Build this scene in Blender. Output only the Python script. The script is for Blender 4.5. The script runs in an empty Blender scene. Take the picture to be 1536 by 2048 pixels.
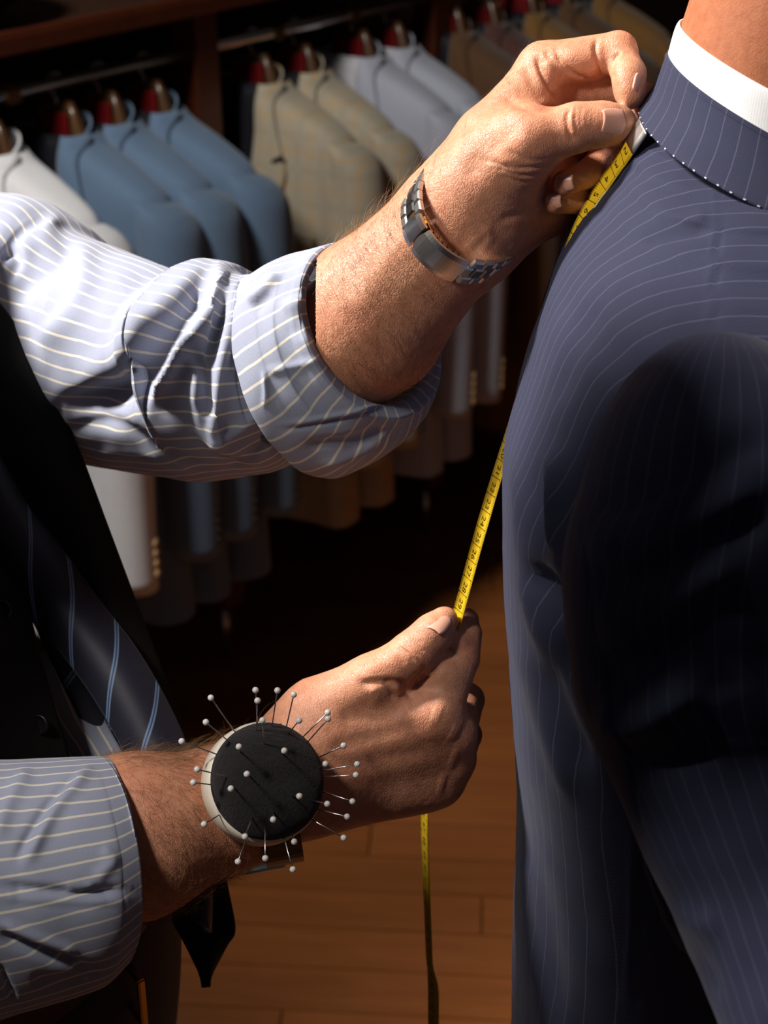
import bpy, math, random
import numpy as np
from mathutils import Vector, Matrix, Quaternion

random.seed(7)
rng = np.random.default_rng(7)
scene = bpy.context.scene
COL = scene.collection
V3 = lambda *a: np.array(a, dtype=float)

# ------------------------------------------------------------------ camera
IW, IH, FPX = 1536.0, 2048.0, 3210.0
CAM = V3(0.0, 0.0, 1.66)
PITCH = math.radians(27.5)
C_R = V3(1, 0, 0)
C_F = V3(0, math.cos(PITCH), -math.sin(PITCH))
C_U = V3(0, math.sin(PITCH), math.cos(PITCH))
cam_data = bpy.data.cameras.new('camera')
cam_data.sensor_fit = 'VERTICAL'
cam_data.sensor_height = 36.0
cam_data.sensor_width = 27.0
cam_data.lens = 36.0 * FPX / IH
cam_data.clip_start = 0.02
cam_data.dof.use_dof = True
cam_data.dof.focus_distance = 0.86
cam_data.dof.aperture_fstop = 10.0
cam = bpy.data.objects.new('camera', cam_data)
cam.location = CAM
cam.rotation_euler = (math.pi / 2 - PITCH, 0, 0)
COL.objects.link(cam)
scene.camera = cam

# ------------------------------------------------------------------ world, lights, exposure
world = bpy.data.worlds.new('world')
scene.world = world
world.use_nodes = True
wb = world.node_tree.nodes['Background']
wb.inputs[0].default_value = (0.66, 0.65, 0.70, 1)
wb.inputs[1].default_value = 0.028


def area_light(name, loc, target, size, power, color, spread=math.pi):
    d = bpy.data.lights.new(name, 'AREA')
    d.shape = 'DISK'
    d.size = size
    d.energy = power
    d.color = color
    d.spread = spread
    o = bpy.data.objects.new(name, d)
    o.location = loc
    o.rotation_euler = (Vector(target) - Vector(loc)).to_track_quat('-Z', 'Y').to_euler()
    COL.objects.link(o)
    return o




def spot_light(name, loc, target, angle, blend, size, power, color):
    d = bpy.data.lights.new(name, 'SPOT')
    d.spot_size = math.radians(angle)
    d.spot_blend = blend
    d.shadow_soft_size = size
    d.energy = power
    d.color = color
    o = bpy.data.objects.new(name, d)
    o.location = loc
    o.rotation_euler = (Vector(target) - Vector(loc)).to_track_quat('-Z', 'Y').to_euler()
    COL.objects.link(o)
    return o


spot_light('key_light', (-1.9, 1.30, 3.3), (0.06, 0.90, 1.36), 46, 1.0, 0.20, 900, (1.0, 0.94, 0.87))
spot_light('hand_light', (-1.2, -0.02, 2.45), (0.05, 0.90, 1.47), 18, 1.0, 0.14, 95, (1.0, 0.93, 0.84))
spot_light('arm_light', (-0.85, 0.12, 2.65), (-0.17, 0.73, 1.18), 14.5, 1.0, 0.12, 135, (1.0, 0.94, 0.88))
spot_light('rack_fill_light', (-1.15, 0.95, 2.75), (-0.05, 2.75, 0.85), 66, 0.9, 0.25, 175, (1.0, 0.95, 0.88))  # spot added to brighten the rack and the floor
vs = scene.view_settings
vs.view_transform = 'Standard'
vs.look = 'None'
vs.exposure = 0.0
vs.gamma = 1.0
vs.use_curve_mapping = False
scene.cycles.max_bounces = 6
scene.cycles.diffuse_bounces = 3
scene.cycles.glossy_bounces = 3
scene.cycles.transmission_bounces = 3


def at(px, py, d):
    """world point seen at photograph pixel (px, py) at distance d along the view axis"""
    return CAM + d * (C_F + (px - IW / 2) / FPX * C_R + (IH / 2 - py) / FPX * C_U)


def proj(P):
    Q = np.asarray(P) - CAM
    d = Q @ C_F
    return IW / 2 + FPX * (Q @ C_R) / d, IH / 2 - FPX * (Q @ C_U) / d, d


def nrm(v):
    v = np.asarray(v, float)
    return v / (np.linalg.norm(v, axis=-1, keepdims=True) + 1e-12)


# ------------------------------------------------------------------ mesh helpers
def link(name, me, mat=None, parent=None):
    o = bpy.data.objects.new(name, me)
    COL.objects.link(o)
    if mat is not None and len(me.materials) == 0:
        me.materials.append(mat)
    if parent is not None:
        o.parent = parent
        o.matrix_parent_inverse = Matrix.Translation(-parent.location) if parent.type == 'EMPTY' and parent.parent is None else Matrix.Identity(4)
    return o


def mesh(name, verts, faces, mat=None, parent=None, uv=None, smooth=True):
    """uv: per-vertex (n,2) array or per-loop list"""
    me = bpy.data.meshes.new(name)
    verts = np.asarray(verts, float)
    if isinstance(faces, np.ndarray):
        n, k = faces.shape
        me.vertices.add(len(verts))
        me.vertices.foreach_set('co', verts.ravel())
        me.loops.add(n * k)
        me.loops.foreach_set('vertex_index', faces.ravel().astype(np.int32))
        me.polygons.add(n)
        me.polygons.foreach_set('loop_start', np.arange(0, n * k, k, dtype=np.int32))
        me.update(calc_edges=True)
        me.validate()
    else:
        me.from_pydata([tuple(v) for v in verts], [], [tuple(f) for f in faces])
        me.validate()
    if uv is not None:
        lay = me.uv_layers.new(name='UVMap')
        vi = np.empty(len(me.loops), np.int32)
        me.loops.foreach_get('vertex_index', vi)
        lay.data.foreach_set('uv', np.asarray(uv, float)[vi].ravel())
    if smooth:
        me.polygons.foreach_set('use_smooth', [True] * len(me.polygons))
    me.update()
    return link(name, me, mat, parent)


def empty(name, loc, label=None, cat=None, group=None):
    o = bpy.data.objects.new(name, None)
    o.location = tuple(loc)
    o.empty_display_size = 0.05
    COL.objects.link(o)
    if label:
        tag(o, label, cat, group)
    return o


def tag(o, label=None, cat=None, group=None, kind=None):
    if label: o['label'] = label
    if cat: o['category'] = cat
    if group: o['group'] = group
    if kind: o['kind'] = kind
    return o


def spl(P, n, ts=None):
    """Catmull-Rom through rows of P, n samples"""
    P = np.asarray(P, float)
    m = len(P)
    E = np.vstack([2 * P[0] - P[1], P, 2 * P[-1] - P[-2]])
    t = np.linspace(0, m - 1, n) if ts is None else np.asarray(ts)
    i = np.clip(t.astype(int), 0, m - 2)
    u = (t - i)[:, None]
    a, b, c, d = E[i], E[i + 1], E[i + 2], E[i + 3]
    return 0.5 * (2 * b + (c - a) * u + (2 * a - 5 * b + 4 * c - d) * u ** 2 + (3 * b - a - 3 * c + d) * u ** 3)


def grid_faces(R, N, closed):
    idx = np.arange(R * N).reshape(R, N)
    if closed:
        nx = np.roll(idx, -1, axis=1)
        return np.stack([idx[:-1], nx[:-1], nx[1:], idx[1:]], -1).reshape(-1, 4)
    return np.stack([idx[:-1, :-1], idx[:-1, 1:], idx[1:, 1:], idx[1:, :-1]], -1).reshape(-1, 4)


def grid_normals(G, closed):
    if closed:
        dv = np.roll(G, -1, 1) - np.roll(G, 1, 1)
    else:
        dv = np.gradient(G, axis=1)
    du = np.gradient(G, axis=0)
    return nrm(np.cross(dv, du))


def seg_dist(px, py, line):
    """distance to a polyline, signed side, and parameter 0..1 along it"""
    L = np.asarray(line, float)
    best = np.full(px.shape, 1e9)
    side = np.zeros(px.shape)
    par = np.zeros(px.shape)
    seg = np.linalg.norm(np.diff(L, axis=0), axis=1)
    tot = seg.sum()
    acc = 0
    for k in range(len(L) - 1):
        a, b = L[k], L[k + 1]
        dx, dy = b - a
        l2 = dx * dx + dy * dy + 1e-9
        h = np.clip(((px - a[0]) * dx + (py - a[1]) * dy) / l2, 0, 1)
        ex, ey = px - a[0] - h * dx, py - a[1] - h * dy
        d = np.hypot(ex, ey)
        m = d < best
        best[m] = d[m]
        side[m] = np.sign(dx * ey - dy * ex)[m]
        par[m] = ((acc + h * seg[k]) / tot)[m]
        acc += seg[k]
    return best, side, par


def sculpt(V, N, strokes, facing=True, dwin=None):
    """push vertices along their normals under brush strokes drawn from the camera's side.
    stroke: (polyline px, width_a, width_b, height mm[, depth window])"""
    px, py, d = proj(V)
    view = nrm(CAM - V)
    f = np.clip((N * view).sum(-1) * 1.6 + 0.1, 0, 1) if facing else np.ones(len(V))
    D = np.zeros(len(V))
    for s in strokes:
        line, wa, wb, h = s[:4]
        w = max(wa, wb)
        L = np.asarray(line, float)
        m = (px > L[:, 0].min() - 3 * w) & (px < L[:, 0].max() + 3 * w) & (py > L[:, 1].min() - 3 * w) & (py < L[:, 1].max() + 3 * w)
        if len(s) > 4:
            m &= (d > s[4][0]) & (d < s[4][1])
        if not m.any():
            continue
        if len(L) > 2:
            L = spl(L, 4 * len(L))
        q, side, par = seg_dist(px[m], py[m], L)
        ww = np.where(side > 0, wa, wb)
        prof = np.exp(-(q / ww) ** 2)
        end = np.clip(np.minimum(par, 1 - par) / 0.18 + 0.15, 0, 1)
        D[m] += h * 1e-3 * prof * end * f[m]
    return V + N * D[:, None]


def vnoise(P, seed=0):
    """cheap smooth 3-d value noise in [-1,1]"""
    P = np.asarray(P, float)
    i = np.floor(P).astype(np.int64)
    f = P - i
    f = f * f * (3 - 2 * f)
    r = 0
    for dx in (0, 1):
        for dy in (0, 1):
            for dz in (0, 1):
                h = ((i[:, 0] + dx) * 374761393 + (i[:, 1] + dy) * 668265263 + (i[:, 2] + dz) * 2147483647 + seed * 974711) & 0xffffffff
                h = ((h ^ (h >> 13)) * 1274126177) & 0xffffffff
                v = ((h ^ (h >> 16)) & 0xffff) / 32767.5 - 1
                w = (f[:, 0] if dx else 1 - f[:, 0]) * (f[:, 1] if dy else 1 - f[:, 1]) * (f[:, 2] if dz else 1 - f[:, 2])
                r = r + v * w
    return r


# ------------------------------------------------------------------ implicit bodies (round cones, smooth unions, surface nets)
def cone(a, b, ra, rb, flat=None, ratio=1.0):
    a, b = np.asarray(a, float), np.asarray(b, float)
    ba = b - a
    l2 = ba @ ba + 1e-12
    ra, rb = ra * 1e-3, rb * 1e-3
    fl = None if flat is None else nrm(flat)

    def f(p):
        pa = p - a.astype(p.dtype)
        h = np.clip(pa @ (ba / l2).astype(p.dtype), 0, 1)
        q = pa - h[:, None] * ba.astype(p.dtype)
        r = ra + (rb - ra) * h
        if fl is None:
            return np.sqrt(np.einsum('ij,ij->i', q, q)) - r
        c = q @ fl.astype(p.dtype)
        return (np.sqrt(np.maximum(np.einsum('ij,ij->i', q, q) - c * c + (c / ratio) ** 2, 0)) - r) * min(ratio, 1)
    return f


def ell(c, r, axes=None):
    c, r = np.asarray(c, float), np.asarray(r, float) * 1e-3
    A = np.eye(3) if axes is None else np.array([nrm(x) for x in axes])

    def f(p):
        q = ((p - c.astype(p.dtype)) @ A.T.astype(p.dtype)) / r.astype(p.dtype)
        k0 = np.sqrt(np.einsum('ij,ij->i', q, q))
        return (k0 - 1) * r.min()
    return f


def smin(a, b, k):
    k = k * 1e-3
    h = np.maximum(k - np.abs(a - b), 0) / k
    return np.minimum(a, b) - h * h * k * 0.25


def union(fs, k):
    def f(p):
        r = fs[0](p)
        for g in fs[1:]:
            r = smin(r, g(p), k)
        return r
    return f


def chain(pts, k=4):
    """pts: [(point, radius_mm)...] -> smooth finger"""
    return union([cone(pts[i][0], pts[i + 1][0], pts[i][1], pts[i + 1][1]) for i in range(len(pts) - 1)], k)


def surface(f, lo, hi, h, newton=3):
    lo, hi = np.asarray(lo, float), np.asarray(hi, float)
    B = 8
    nb = np.maximum(np.ceil((hi - lo) / (h * B)).astype(int), 1)
    n = nb * B + 1
    F = np.ones(n, np.float32)
    bi = np.stack(np.meshgrid(*[np.arange(k) for k in nb], indexing='ij'), -1).reshape(-1, 3)
    ctr = lo + (bi * B + B / 2) * h
    dc = f(ctr)
    rad = B * h * 0.5 * math.sqrt(3) * 1.45
    g = np.arange(B + 1)
    loc = np.stack(np.meshgrid(g, g, g, indexing='ij'), -1).reshape(-1, 3)
    for k in np.where(dc < -rad)[0]:
        i, j, l = bi[k] * B
        F[i:i + B + 1, j:j + B + 1, l:l + B + 1] = -1
    near = np.where(np.abs(dc) <= rad)[0]
    for s in range(0, len(near), 400):
        ks = near[s:s + 400]
        P = (lo + (bi[ks][:, None, :] * B + loc[None]) * h).reshape(-1, 3).astype(np.float32)
        val = f(P).reshape(len(ks), B + 1, B + 1, B + 1)
        for q, k in enumerate(ks):
            i, j, l = bi[k] * B
            F[i:i + B + 1, j:j + B + 1, l:l + B + 1] = val[q]
    S = F < 0
    cnt = np.zeros(tuple(np.array(S.shape) - 1), np.uint8)
    for dx in (0, 1):
        for dy in (0, 1):
            for dz in (0, 1):
                cnt += S[dx:S.shape[0] - 1 + dx, dy:S.shape[1] - 1 + dy, dz:S.shape[2] - 1 + dz]
    act = np.argwhere((cnt > 0) & (cnt < 8))
    vid = np.full(cnt.shape, -1, np.int32)
    vid[act[:, 0], act[:, 1], act[:, 2]] = np.arange(len(act))
    cor = np.array([[x, y, z] for x in (0, 1) for y in (0, 1) for z in (0, 1)])
    val = np.stack([F[act[:, 0] + c[0], act[:, 1] + c[1], act[:, 2] + c[2]] for c in cor], 1)
    acc = np.zeros((len(act), 3))
    num = np.zeros(len(act))
    for a in range(8):
        for b in range(a + 1, 8):
            if np.abs(cor[a] - cor[b]).sum() != 1:
                continue
            m = (val[:, a] < 0) != (val[:, b] < 0)
            t = val[m, a] / (val[m, a] - val[m, b])
            acc[m] += cor[a] + t[:, None] * (cor[b] - cor[a])
            num[m] += 1
    V = lo + (act + acc / num[:, None]) * h
    faces = []
    for ax in range(3):
        o1, o2 = (ax + 1) % 3, (ax + 2) % 3
        sl0 = [slice(None)] * 3
        sl1 = [slice(None)] * 3
        sl0[ax] = slice(0, -1)
        sl1[ax] = slice(1, None)
        A, Bm = S[tuple(sl0)], S[tuple(sl1)]
        e = np.argwhere(A != Bm)
        e = e[(e[:, o1] > 0) & (e[:, o2] > 0) & (e[:, o1] < cnt.shape[o1]) & (e[:, o2] < cnt.shape[o2])]
        ins = A[e[:, 0], e[:, 1], e[:, 2]]
        q = []
        for d1, d2 in ((-1, -1), (0, -1), (0, 0), (-1, 0)):
            c = e.copy()
            c[:, o1] += d1
            c[:, o2] += d2
            q.append(vid[c[:, 0], c[:, 1], c[:, 2]])
        q = np.stack(q, 1)
        q[~ins] = q[~ins][:, ::-1]
        faces.append(q)
    faces = np.vstack(faces)
    faces = faces[(faces >= 0).all(1)]
    Nn = mesh_normals(V, faces)
    for it in range(newton):
        V = V - Nn * np.clip(f(V)[:, None], -h, h) * 0.9
        Nn = mesh_normals(V, faces)
    return V, faces, Nn


def relax(V, faces, n=2, lam=0.5):
    """laplacian smoothing on quads"""
    for _ in range(n):
        S = np.zeros_like(V)
        c = np.zeros(len(V))
        for a, b in ((0, 1), (1, 2), (2, 3), (3, 0)):
            np.add.at(S, faces[:, a], V[faces[:, b]])
            np.add.at(S, faces[:, b], V[faces[:, a]])
            np.add.at(c, faces[:, a], 1)
            np.add.at(c, faces[:, b], 1)
        V = V + lam * (S / np.maximum(c, 1)[:, None] - V)
    return V


def mesh_normals(V, F):
    n = np.cross(V[F[:, 2]] - V[F[:, 0]], V[F[:, 3]] - V[F[:, 1]])
    N = np.zeros_like(V)
    for k in range(4):
        np.add.at(N, F[:, k], n)
    return nrm(N)


def box_v(c, ax, ay, az, sx, sy, sz, bev=0.0):
    """box with half sizes; bevelled by insetting the outer (az+) face"""
    P = []
    for z, b in ((-1, 0), (0.4, 0), (1, bev)):
        for x, y in ((-1, -1), (1, -1), (1, 1), (-1, 1)):
            P.append(c + ax * (sx - b) * x + ay * (sy - b) * y + az * sz * z)
    f = [(3, 2, 1, 0), (8, 9, 10, 11)]
    for k in (0, 4):
        for i in range(4):
            j = (i + 1) % 4
            f.append((k + i, k + j, k + 4 + j, k + 4 + i))
    return P, f


def disc(c, n, x, r0, r1, h, seg=40):
    y = np.cross(n, x)
    V = []
    for z, r in ((0, r0), (h, r1)):
        for i in range(seg):
            a = 2 * math.pi * i / seg
            V.append(c + n * z + (x * math.cos(a) + y * math.sin(a)) * r)
    f = [tuple(range(seg - 1, -1, -1)), tuple(range(seg, 2 * seg))]
    for i in range(seg):
        j = (i + 1) % seg
        f.append((i, j, seg + j, seg + i))
    return V, f


def revolve(c, ax, x, y, prof, seg=72):
    V = []
    for r, h in prof:
        for i in range(seg):
            a = 2 * math.pi * i / seg
            V.append(c + ax * h + (x * math.cos(a) + y * math.sin(a)) * r)
    f = [tuple(q) for q in grid_faces(len(prof), seg, True)]
    f.append(tuple(range(seg - 1, -1, -1)))
    f.append(tuple((len(prof) - 1) * seg + i for i in range(seg)))
    return np.array(V), f

# ------------------------------------------------------------------ materials
class NT:
    def __init__(self, name):
        self.m = bpy.data.materials.new(name)
        self.m.use_nodes = True
        self.t = self.m.node_tree
        self.b = self.t.nodes['Principled BSDF']

    def n(self, typ, **kw):
        o = self.t.nodes.new(typ)
        for k, v in kw.items():
            setattr(o, k, v)
        return o

    def l(self, a, b):
        self.t.links.new(a, b)

    def set(self, **kw):
        for k, v in kw.items():
            self.b.inputs[k.replace('_', ' ')].default_value = v
        return self

    def math(self, op, a, b=None, c=None):
        o = self.n('ShaderNodeMath', operation=op)
        for i, x in enumerate((a, b, c)):
            if x is None: continue
            if isinstance(x, (int, float)): o.inputs[i].default_value = x
            else: self.l(x, o.inputs[i])
        return o.outputs[0]

    def mix(self, fac, a, b, typ='MIX'):
        o = self.n('ShaderNodeMix', data_type='RGBA', blend_type=typ)
        for sock, x in ((o.inputs[0], fac), (o.inputs[6], a), (o.inputs[7], b)):
            if isinstance(x, (int, float)): sock.default_value = x
            elif isinstance(x, tuple): sock.default_value = x if len(x) == 4 else (*x, 1)
            else: self.l(x, sock)
        return o.outputs[2]

    def noise(self, scale, detail=3, vec=None, rough=0.5):
        o = self.n('ShaderNodeTexNoise')
        o.inputs['Scale'].default_value = scale
        o.inputs['Detail'].default_value = detail
        o.inputs['Roughness'].default_value = rough
        self.l(vec if vec is not None else self.obj(), o.inputs['Vector'])
        return o.outputs[0]

    def obj(self):
        if not hasattr(self, '_tc'):
            self._tc = self.n('ShaderNodeTexCoord')
        return self._tc.outputs['Object']

    def uvxy(self):
        if not hasattr(self, '_uv'):
            u = self.n('ShaderNodeUVMap')
            self._uv = self.n('ShaderNodeSeparateXYZ')
            self.l(u.outputs[0], self._uv.inputs[0])
            self._uvv = u.outputs[0]
        return self._uv.outputs[0], self._uv.outputs[1]

    def scaled(self, vec, s):
        o = self.n('ShaderNodeVectorMath', operation='MULTIPLY')
        self.l(vec, o.inputs[0])
        o.inputs[1].default_value = s
        return o.outputs[0]

    def ramp(self, fac, stops):
        o = self.n('ShaderNodeValToRGB')
        e = o.color_ramp.elements
        while len(e) < len(stops): e.new(0.5)
        for k, (p, c) in enumerate(stops):
            e[k].position = p
            e[k].color = (*c, 1)
        self.l(fac, o.inputs[0])
        return o.outputs[0]

    def stripe(self, x, period, half, soft=0.25, offset=0.0):
        """1 inside a stripe of half-width `half` (same units as x), every `period`"""
        f = self.math('FRACT', self.math('ADD', self.math('DIVIDE', x, period), offset))
        dist = self.math('MULTIPLY', self.math('ABSOLUTE', self.math('SUBTRACT', f, 0.5)), period)
        mr = self.n('ShaderNodeMapRange', interpolation_type='SMOOTHSTEP')
        self.l(dist, mr.inputs[0])
        mr.inputs[1].default_value = half * (1 + soft)
        mr.inputs[2].default_value = half * (1 - soft)
        return mr.outputs[0]

    def color(self, c):
        if isinstance(c, tuple): self.b.inputs['Base Color'].default_value = (*c, 1)
        else: self.l(c, self.b.inputs['Base Color'])
        return self

    def bump(self, h, strength=0.3, dist=0.001):
        o = self.n('ShaderNodeBump')
        o.inputs['Strength'].default_value = strength
        o.inputs['Distance'].default_value = dist
        self.l(h, o.inputs['Height'])
        self.l(o.outputs[0], self.b.inputs['Normal'])
        return self


def srgb(r, g, b):
    f = lambda c: (c / 255 / 12.92) if c <= 10 else ((c / 255 + 0.055) / 1.055) ** 2.4
    return (f(r), f(g), f(b))


def simple(name, col, rough=0.6, metal=0.0, var=0.0, scale=40, bump=0.0, **kw):
    t = NT(name)
    t.set(Roughness=rough, Metallic=metal, **kw)
    if var:
        n = t.noise(scale, 4)
        t.color(t.mix(n, tuple(c * (1 - var) for c in col), tuple(min(1, c * (1 + var)) for c in col)))
        if bump: t.bump(n, bump, 0.001)
    else:
        t.color(col)
    return t.m


def skin_mat(name, base, red, dark, bd=0.0006):
    t = NT(name)
    n1 = t.noise(28, 2)
    n2 = t.noise(220, 2)
    n3 = t.noise(75, 1)
    c = t.mix(t.math('MULTIPLY', n1, 0.9), base, red)
    c = t.mix(t.math('MULTIPLY', t.math('SUBTRACT', n2, 0.42), 1.1), c, dark)
    t.color(c)
    # fine skin lattice
    vo = t.n('ShaderNodeTexVoronoi', feature='DISTANCE_TO_EDGE')
    vo.inputs['Scale'].default_value = 720
    wp = t.n('ShaderNodeVectorMath', operation='ADD')
    sc = t.scaled(t.obj(), (1.0, 1.0, 0.55))
    nz = t.n('ShaderNodeTexNoise'); nz.inputs['Scale'].default_value = 160
    t.l(t.obj(), nz.inputs['Vector'])
    sm = t.scaled(nz.outputs[1], (0.004, 0.004, 0.004))
    t.l(sc, wp.inputs[0]); t.l(sm, wp.inputs[1])
    t.l(wp.outputs[0], vo.inputs['Vector'])
    h = t.math('ADD', t.math('MINIMUM', t.math('MULTIPLY', vo.outputs['Distance'], 3.0), 0.6), t.math('ADD', t.math('MULTIPLY', n2, 0.9), t.math('MULTIPLY', n3, 1.0)))
    t.bump(h, 0.35, bd)
    t.set(Roughness=0.46, Subsurface_Weight=0.16, Subsurface_Radius=(0.008, 0.003, 0.0016), Subsurface_Scale=0.6)
    t.b.inputs['Specular IOR Level'].default_value = 0.42
    return t.m


def cloth(name, base, stripe=None, period=0.0, half=0.0, weave=1400, rough=0.85, sheen=0.15, amt=1.0, dashed=False, var=0.12, trans=0.0):
    t = NT(name)
    u, v = t.uvxy()
    n1 = t.noise(18, 1)
    n2 = t.noise(900, 1)
    c = t.mix(n1, tuple(x * (1 - var) for x in base), tuple(x * (1 + var) for x in base))
    c = t.mix(t.math('MULTIPLY', t.math('SUBTRACT', n2, 0.3), 0.5), c, tuple(x * 0.7 for x in base))
    wx = t.math('SINE', t.math('MULTIPLY', u, weave * 6.28))
    wy = t.math('SINE', t.math('MULTIPLY', v, weave * 6.28))
    wv = t.math('MULTIPLY', wx, wy)
    if stripe is not None:
        wob = t.math('MULTIPLY', t.math('SUBTRACT', t.noise(140, 2), 0.5), 0.0006)
        s = t.stripe(t.math('ADD', u, wob), period, half)
        if dashed:
            dsh = t.math('ADD', t.math('MULTIPLY', t.math('SINE', t.math('MULTIPLY', v, 1900)), 0.35), 0.65)
            s = t.math('MULTIPLY', s, dsh)
        c = t.mix(t.math('MULTIPLY', s, amt), c, stripe)
    t.color(c)
    t.bump(t.math('ADD', t.math('MULTIPLY', wv, 0.5), n2), 0.22, 0.0004)
    t.set(Roughness=rough, Sheen_Weight=sheen, Sheen_Roughness=0.4)
    t.b.inputs['Specular IOR Level'].default_value = 0.25
    if trans:
        tr = t.n('ShaderNodeBsdfTranslucent')
        ms = t.n('ShaderNodeMixShader')
        ms.inputs[0].default_value = trans
        t.l(t.b.inputs['Base Color'].links[0].from_socket, tr.inputs[0])
        t.l(t.b.outputs[0], ms.inputs[1]); t.l(tr.outputs[0], ms.inputs[2])
        t.l(ms.outputs[0], t.t.nodes['Material Output'].inputs[0])
    return t.m


def wood(name, c1, c2, scale=1.0, axis=0, rough=0.4, coat=0.0):
    t = NT(name)
    s = [14 * scale] * 3
    s[axis] = 1.2 * scale
    v = t.scaled(t.obj(), tuple(s))
    oi = t.n('ShaderNodeObjectInfo')
    ad = t.n('ShaderNodeVectorMath', operation='ADD')
    t.l(v, ad.inputs[0])
    cm = t.n('ShaderNodeCombineXYZ')
    t.l(t.math('MULTIPLY', oi.outputs['Random'], 37.0), cm.inputs[0])
    t.l(t.math('MULTIPLY', oi.outputs['Random'], 91.0), cm.inputs[1])
    t.l(cm.outputs[0], ad.inputs[1])
    n = t.noise(3.0, 4, ad.outputs[0], 0.6)
    k = t.mix(n, c1, c2)
    k = t.mix(t.math('MULTIPLY', oi.outputs['Random'], 0.35), k, tuple(x * 0.55 for x in c1))
    t.color(k)
    t.bump(n, 0.15, 0.001)
    t.set(Roughness=rough, Coat_Weight=coat)
    return t.m


M = {}
M['skin'] = skin_mat('skin', srgb(212, 158, 124), srgb(196, 120, 92), srgb(150, 92, 68))
M['skin_neck'] = skin_mat('skin_neck', srgb(188, 118, 82), srgb(172, 98, 66), srgb(138, 76, 52), 0.00025)
M['nail'] = simple('fingernail', srgb(214, 160, 138), 0.3, var=0.08, scale=120)
M['hair'] = simple('arm_hair', srgb(150, 112, 72), 0.45, var=0.4, scale=60)
M['hair_dark'] = simple('arm_hair_dark', srgb(62, 42, 30), 0.5, var=0.4, scale=60)
M['head_hair'] = simple('head_hair', srgb(60, 46, 38), 0.6, var=0.3, scale=300, bump=0.5)
M['shirt'] = cloth('striped_shirting', srgb(168, 174, 196), srgb(236, 229, 214), 0.0088, 0.0007, trans=0.12, sheen=0.05)
M['navy'] = cloth('navy_pinstripe_wool', srgb(42, 45, 68), srgb(112, 112, 134), 0.0105, 0.00026, weave=1100, amt=0.32, sheen=0.1)
M['navy_plain'] = cloth('navy_wool', srgb(46, 49, 74), weave=1100, sheen=0.1)
M['white_cotton'] = cloth('white_cotton', srgb(236, 236, 238), srgb(210, 212, 220), 0.0016, 0.0004, amt=0.5)
M['vest'] = cloth('black_wool', srgb(17, 16, 16), weave=900, sheen=0.05)
M['black'] = simple('black_plastic', (0.006, 0.006, 0.007), 0.35)
M['trouser'] = cloth('charcoal_wool', srgb(34, 34, 42), weave=900)
M['steel'] = simple('brushed_steel', (0.72, 0.71, 0.69), 0.32, 1.0)
M['steel_dark'] = simple('polished_steel', (0.62, 0.62, 0.62), 0.22, 1.0)
M['gold'] = simple('gold_metal', (0.80, 0.52, 0.20), 0.25, 1.0)
M['leather'] = simple('brown_leather', srgb(58, 36, 22), 0.5, var=0.3, scale=90, bump=0.2)
M['shoe'] = simple('black_leather', (0.012, 0.011, 0.010), 0.25)
M['felt'] = None

# ------------------------------------------------------------------ room: floor planks, back wall
M['floor'] = wood('floor_oak', srgb(142, 82, 42), srgb(192, 116, 62), 1.6, 0, .36, .2)
M['wallwood'] = wood('dark_panelling', srgb(44, 26, 16), srgb(70, 42, 26), 1.0, 2, .5)
M['rackwood'] = wood('mahogany', srgb(74, 32, 18), srgb(104, 50, 28), 1.5, 2, .4)


def boxo(name, lo, hi, mat, parent=None, bev=0.0):
    lo, hi = np.array(lo, float), np.array(hi, float)
    c, h = (lo + hi) / 2, (hi - lo) / 2
    v, f = box_v(V3(0, 0, 0), V3(1, 0, 0), V3(0, 1, 0), V3(0, 0, 1), h[0], h[1], h[2], bev)
    me = bpy.data.meshes.new(name)
    me.from_pydata([tuple(x) for x in v], [], f)
    me.materials.append(mat)
    o = bpy.data.objects.new(name, me)
    COL.objects.link(o)
    o.location = c
    o.parent = parent
    return o


floor = tag(boxo('floor', (-4, -2, -.06), (4, 6.5, -.016), M['floor']), 'brown wooden strip floor of the shop', kind='structure')
fl_rot = math.radians(-4)
pw, pl = .085, 1.1
bm_cache = {}
plank_me = None
for r in range(-3, 46):
    yb = .35 + r * pw
    x = -2.6 + (r * .417 % 1) * pl
    while x < 2.6:
        if plank_me is None:
            v, f = box_v(V3(0, 0, 0), V3(1, 0, 0), V3(0, 1, 0), V3(0, 0, 1), pl / 2 - .0006, pw / 2 - .0006, .009, .0008)
            plank_me = bpy.data.meshes.new('plank')
            plank_me.from_pydata([tuple(q) for q in v], [], f)
            plank_me.materials.append(M['floor'])
        P_ = V3(x + pl / 2, yb, -.009)
        px_, py_, d_ = proj(P_)
        if d_ > .3 and -900 < px_ < 2400 and 900 < py_ < 2900:
            o = bpy.data.objects.new('plank', plank_me)
            COL.objects.link(o)
            o.location = (P_[0] * math.cos(fl_rot) - (P_[1] - 2) * math.sin(fl_rot), 2 + P_[0] * math.sin(fl_rot) + (P_[1] - 2) * math.cos(fl_rot), P_[2] + rng.normal(0, .0002))
            o.rotation_euler = (0, 0, fl_rot)
            o.parent = floor
            o.matrix_parent_inverse = Matrix.Translation(-floor.location)
        x += pl

# ------------------------------------------------------------------ clothes rack
RA, RB = V3(-.299, 2.595, 0), V3(.0896, 3.09, 0)
rd = nrm(RB - RA)                      # along the rail, away to the right
rn = V3(rd[1], -rd[0], 0)              # towards the camera's side
rang = math.atan2(rd[1], rd[0])
RZ = 1.135
rack = empty('clothes_rack', RA, 'low mahogany clothes rack with chrome hanging rails and a top shelf', 'clothes rack')
rack.rotation_euler = (0, 0, rang)


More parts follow.
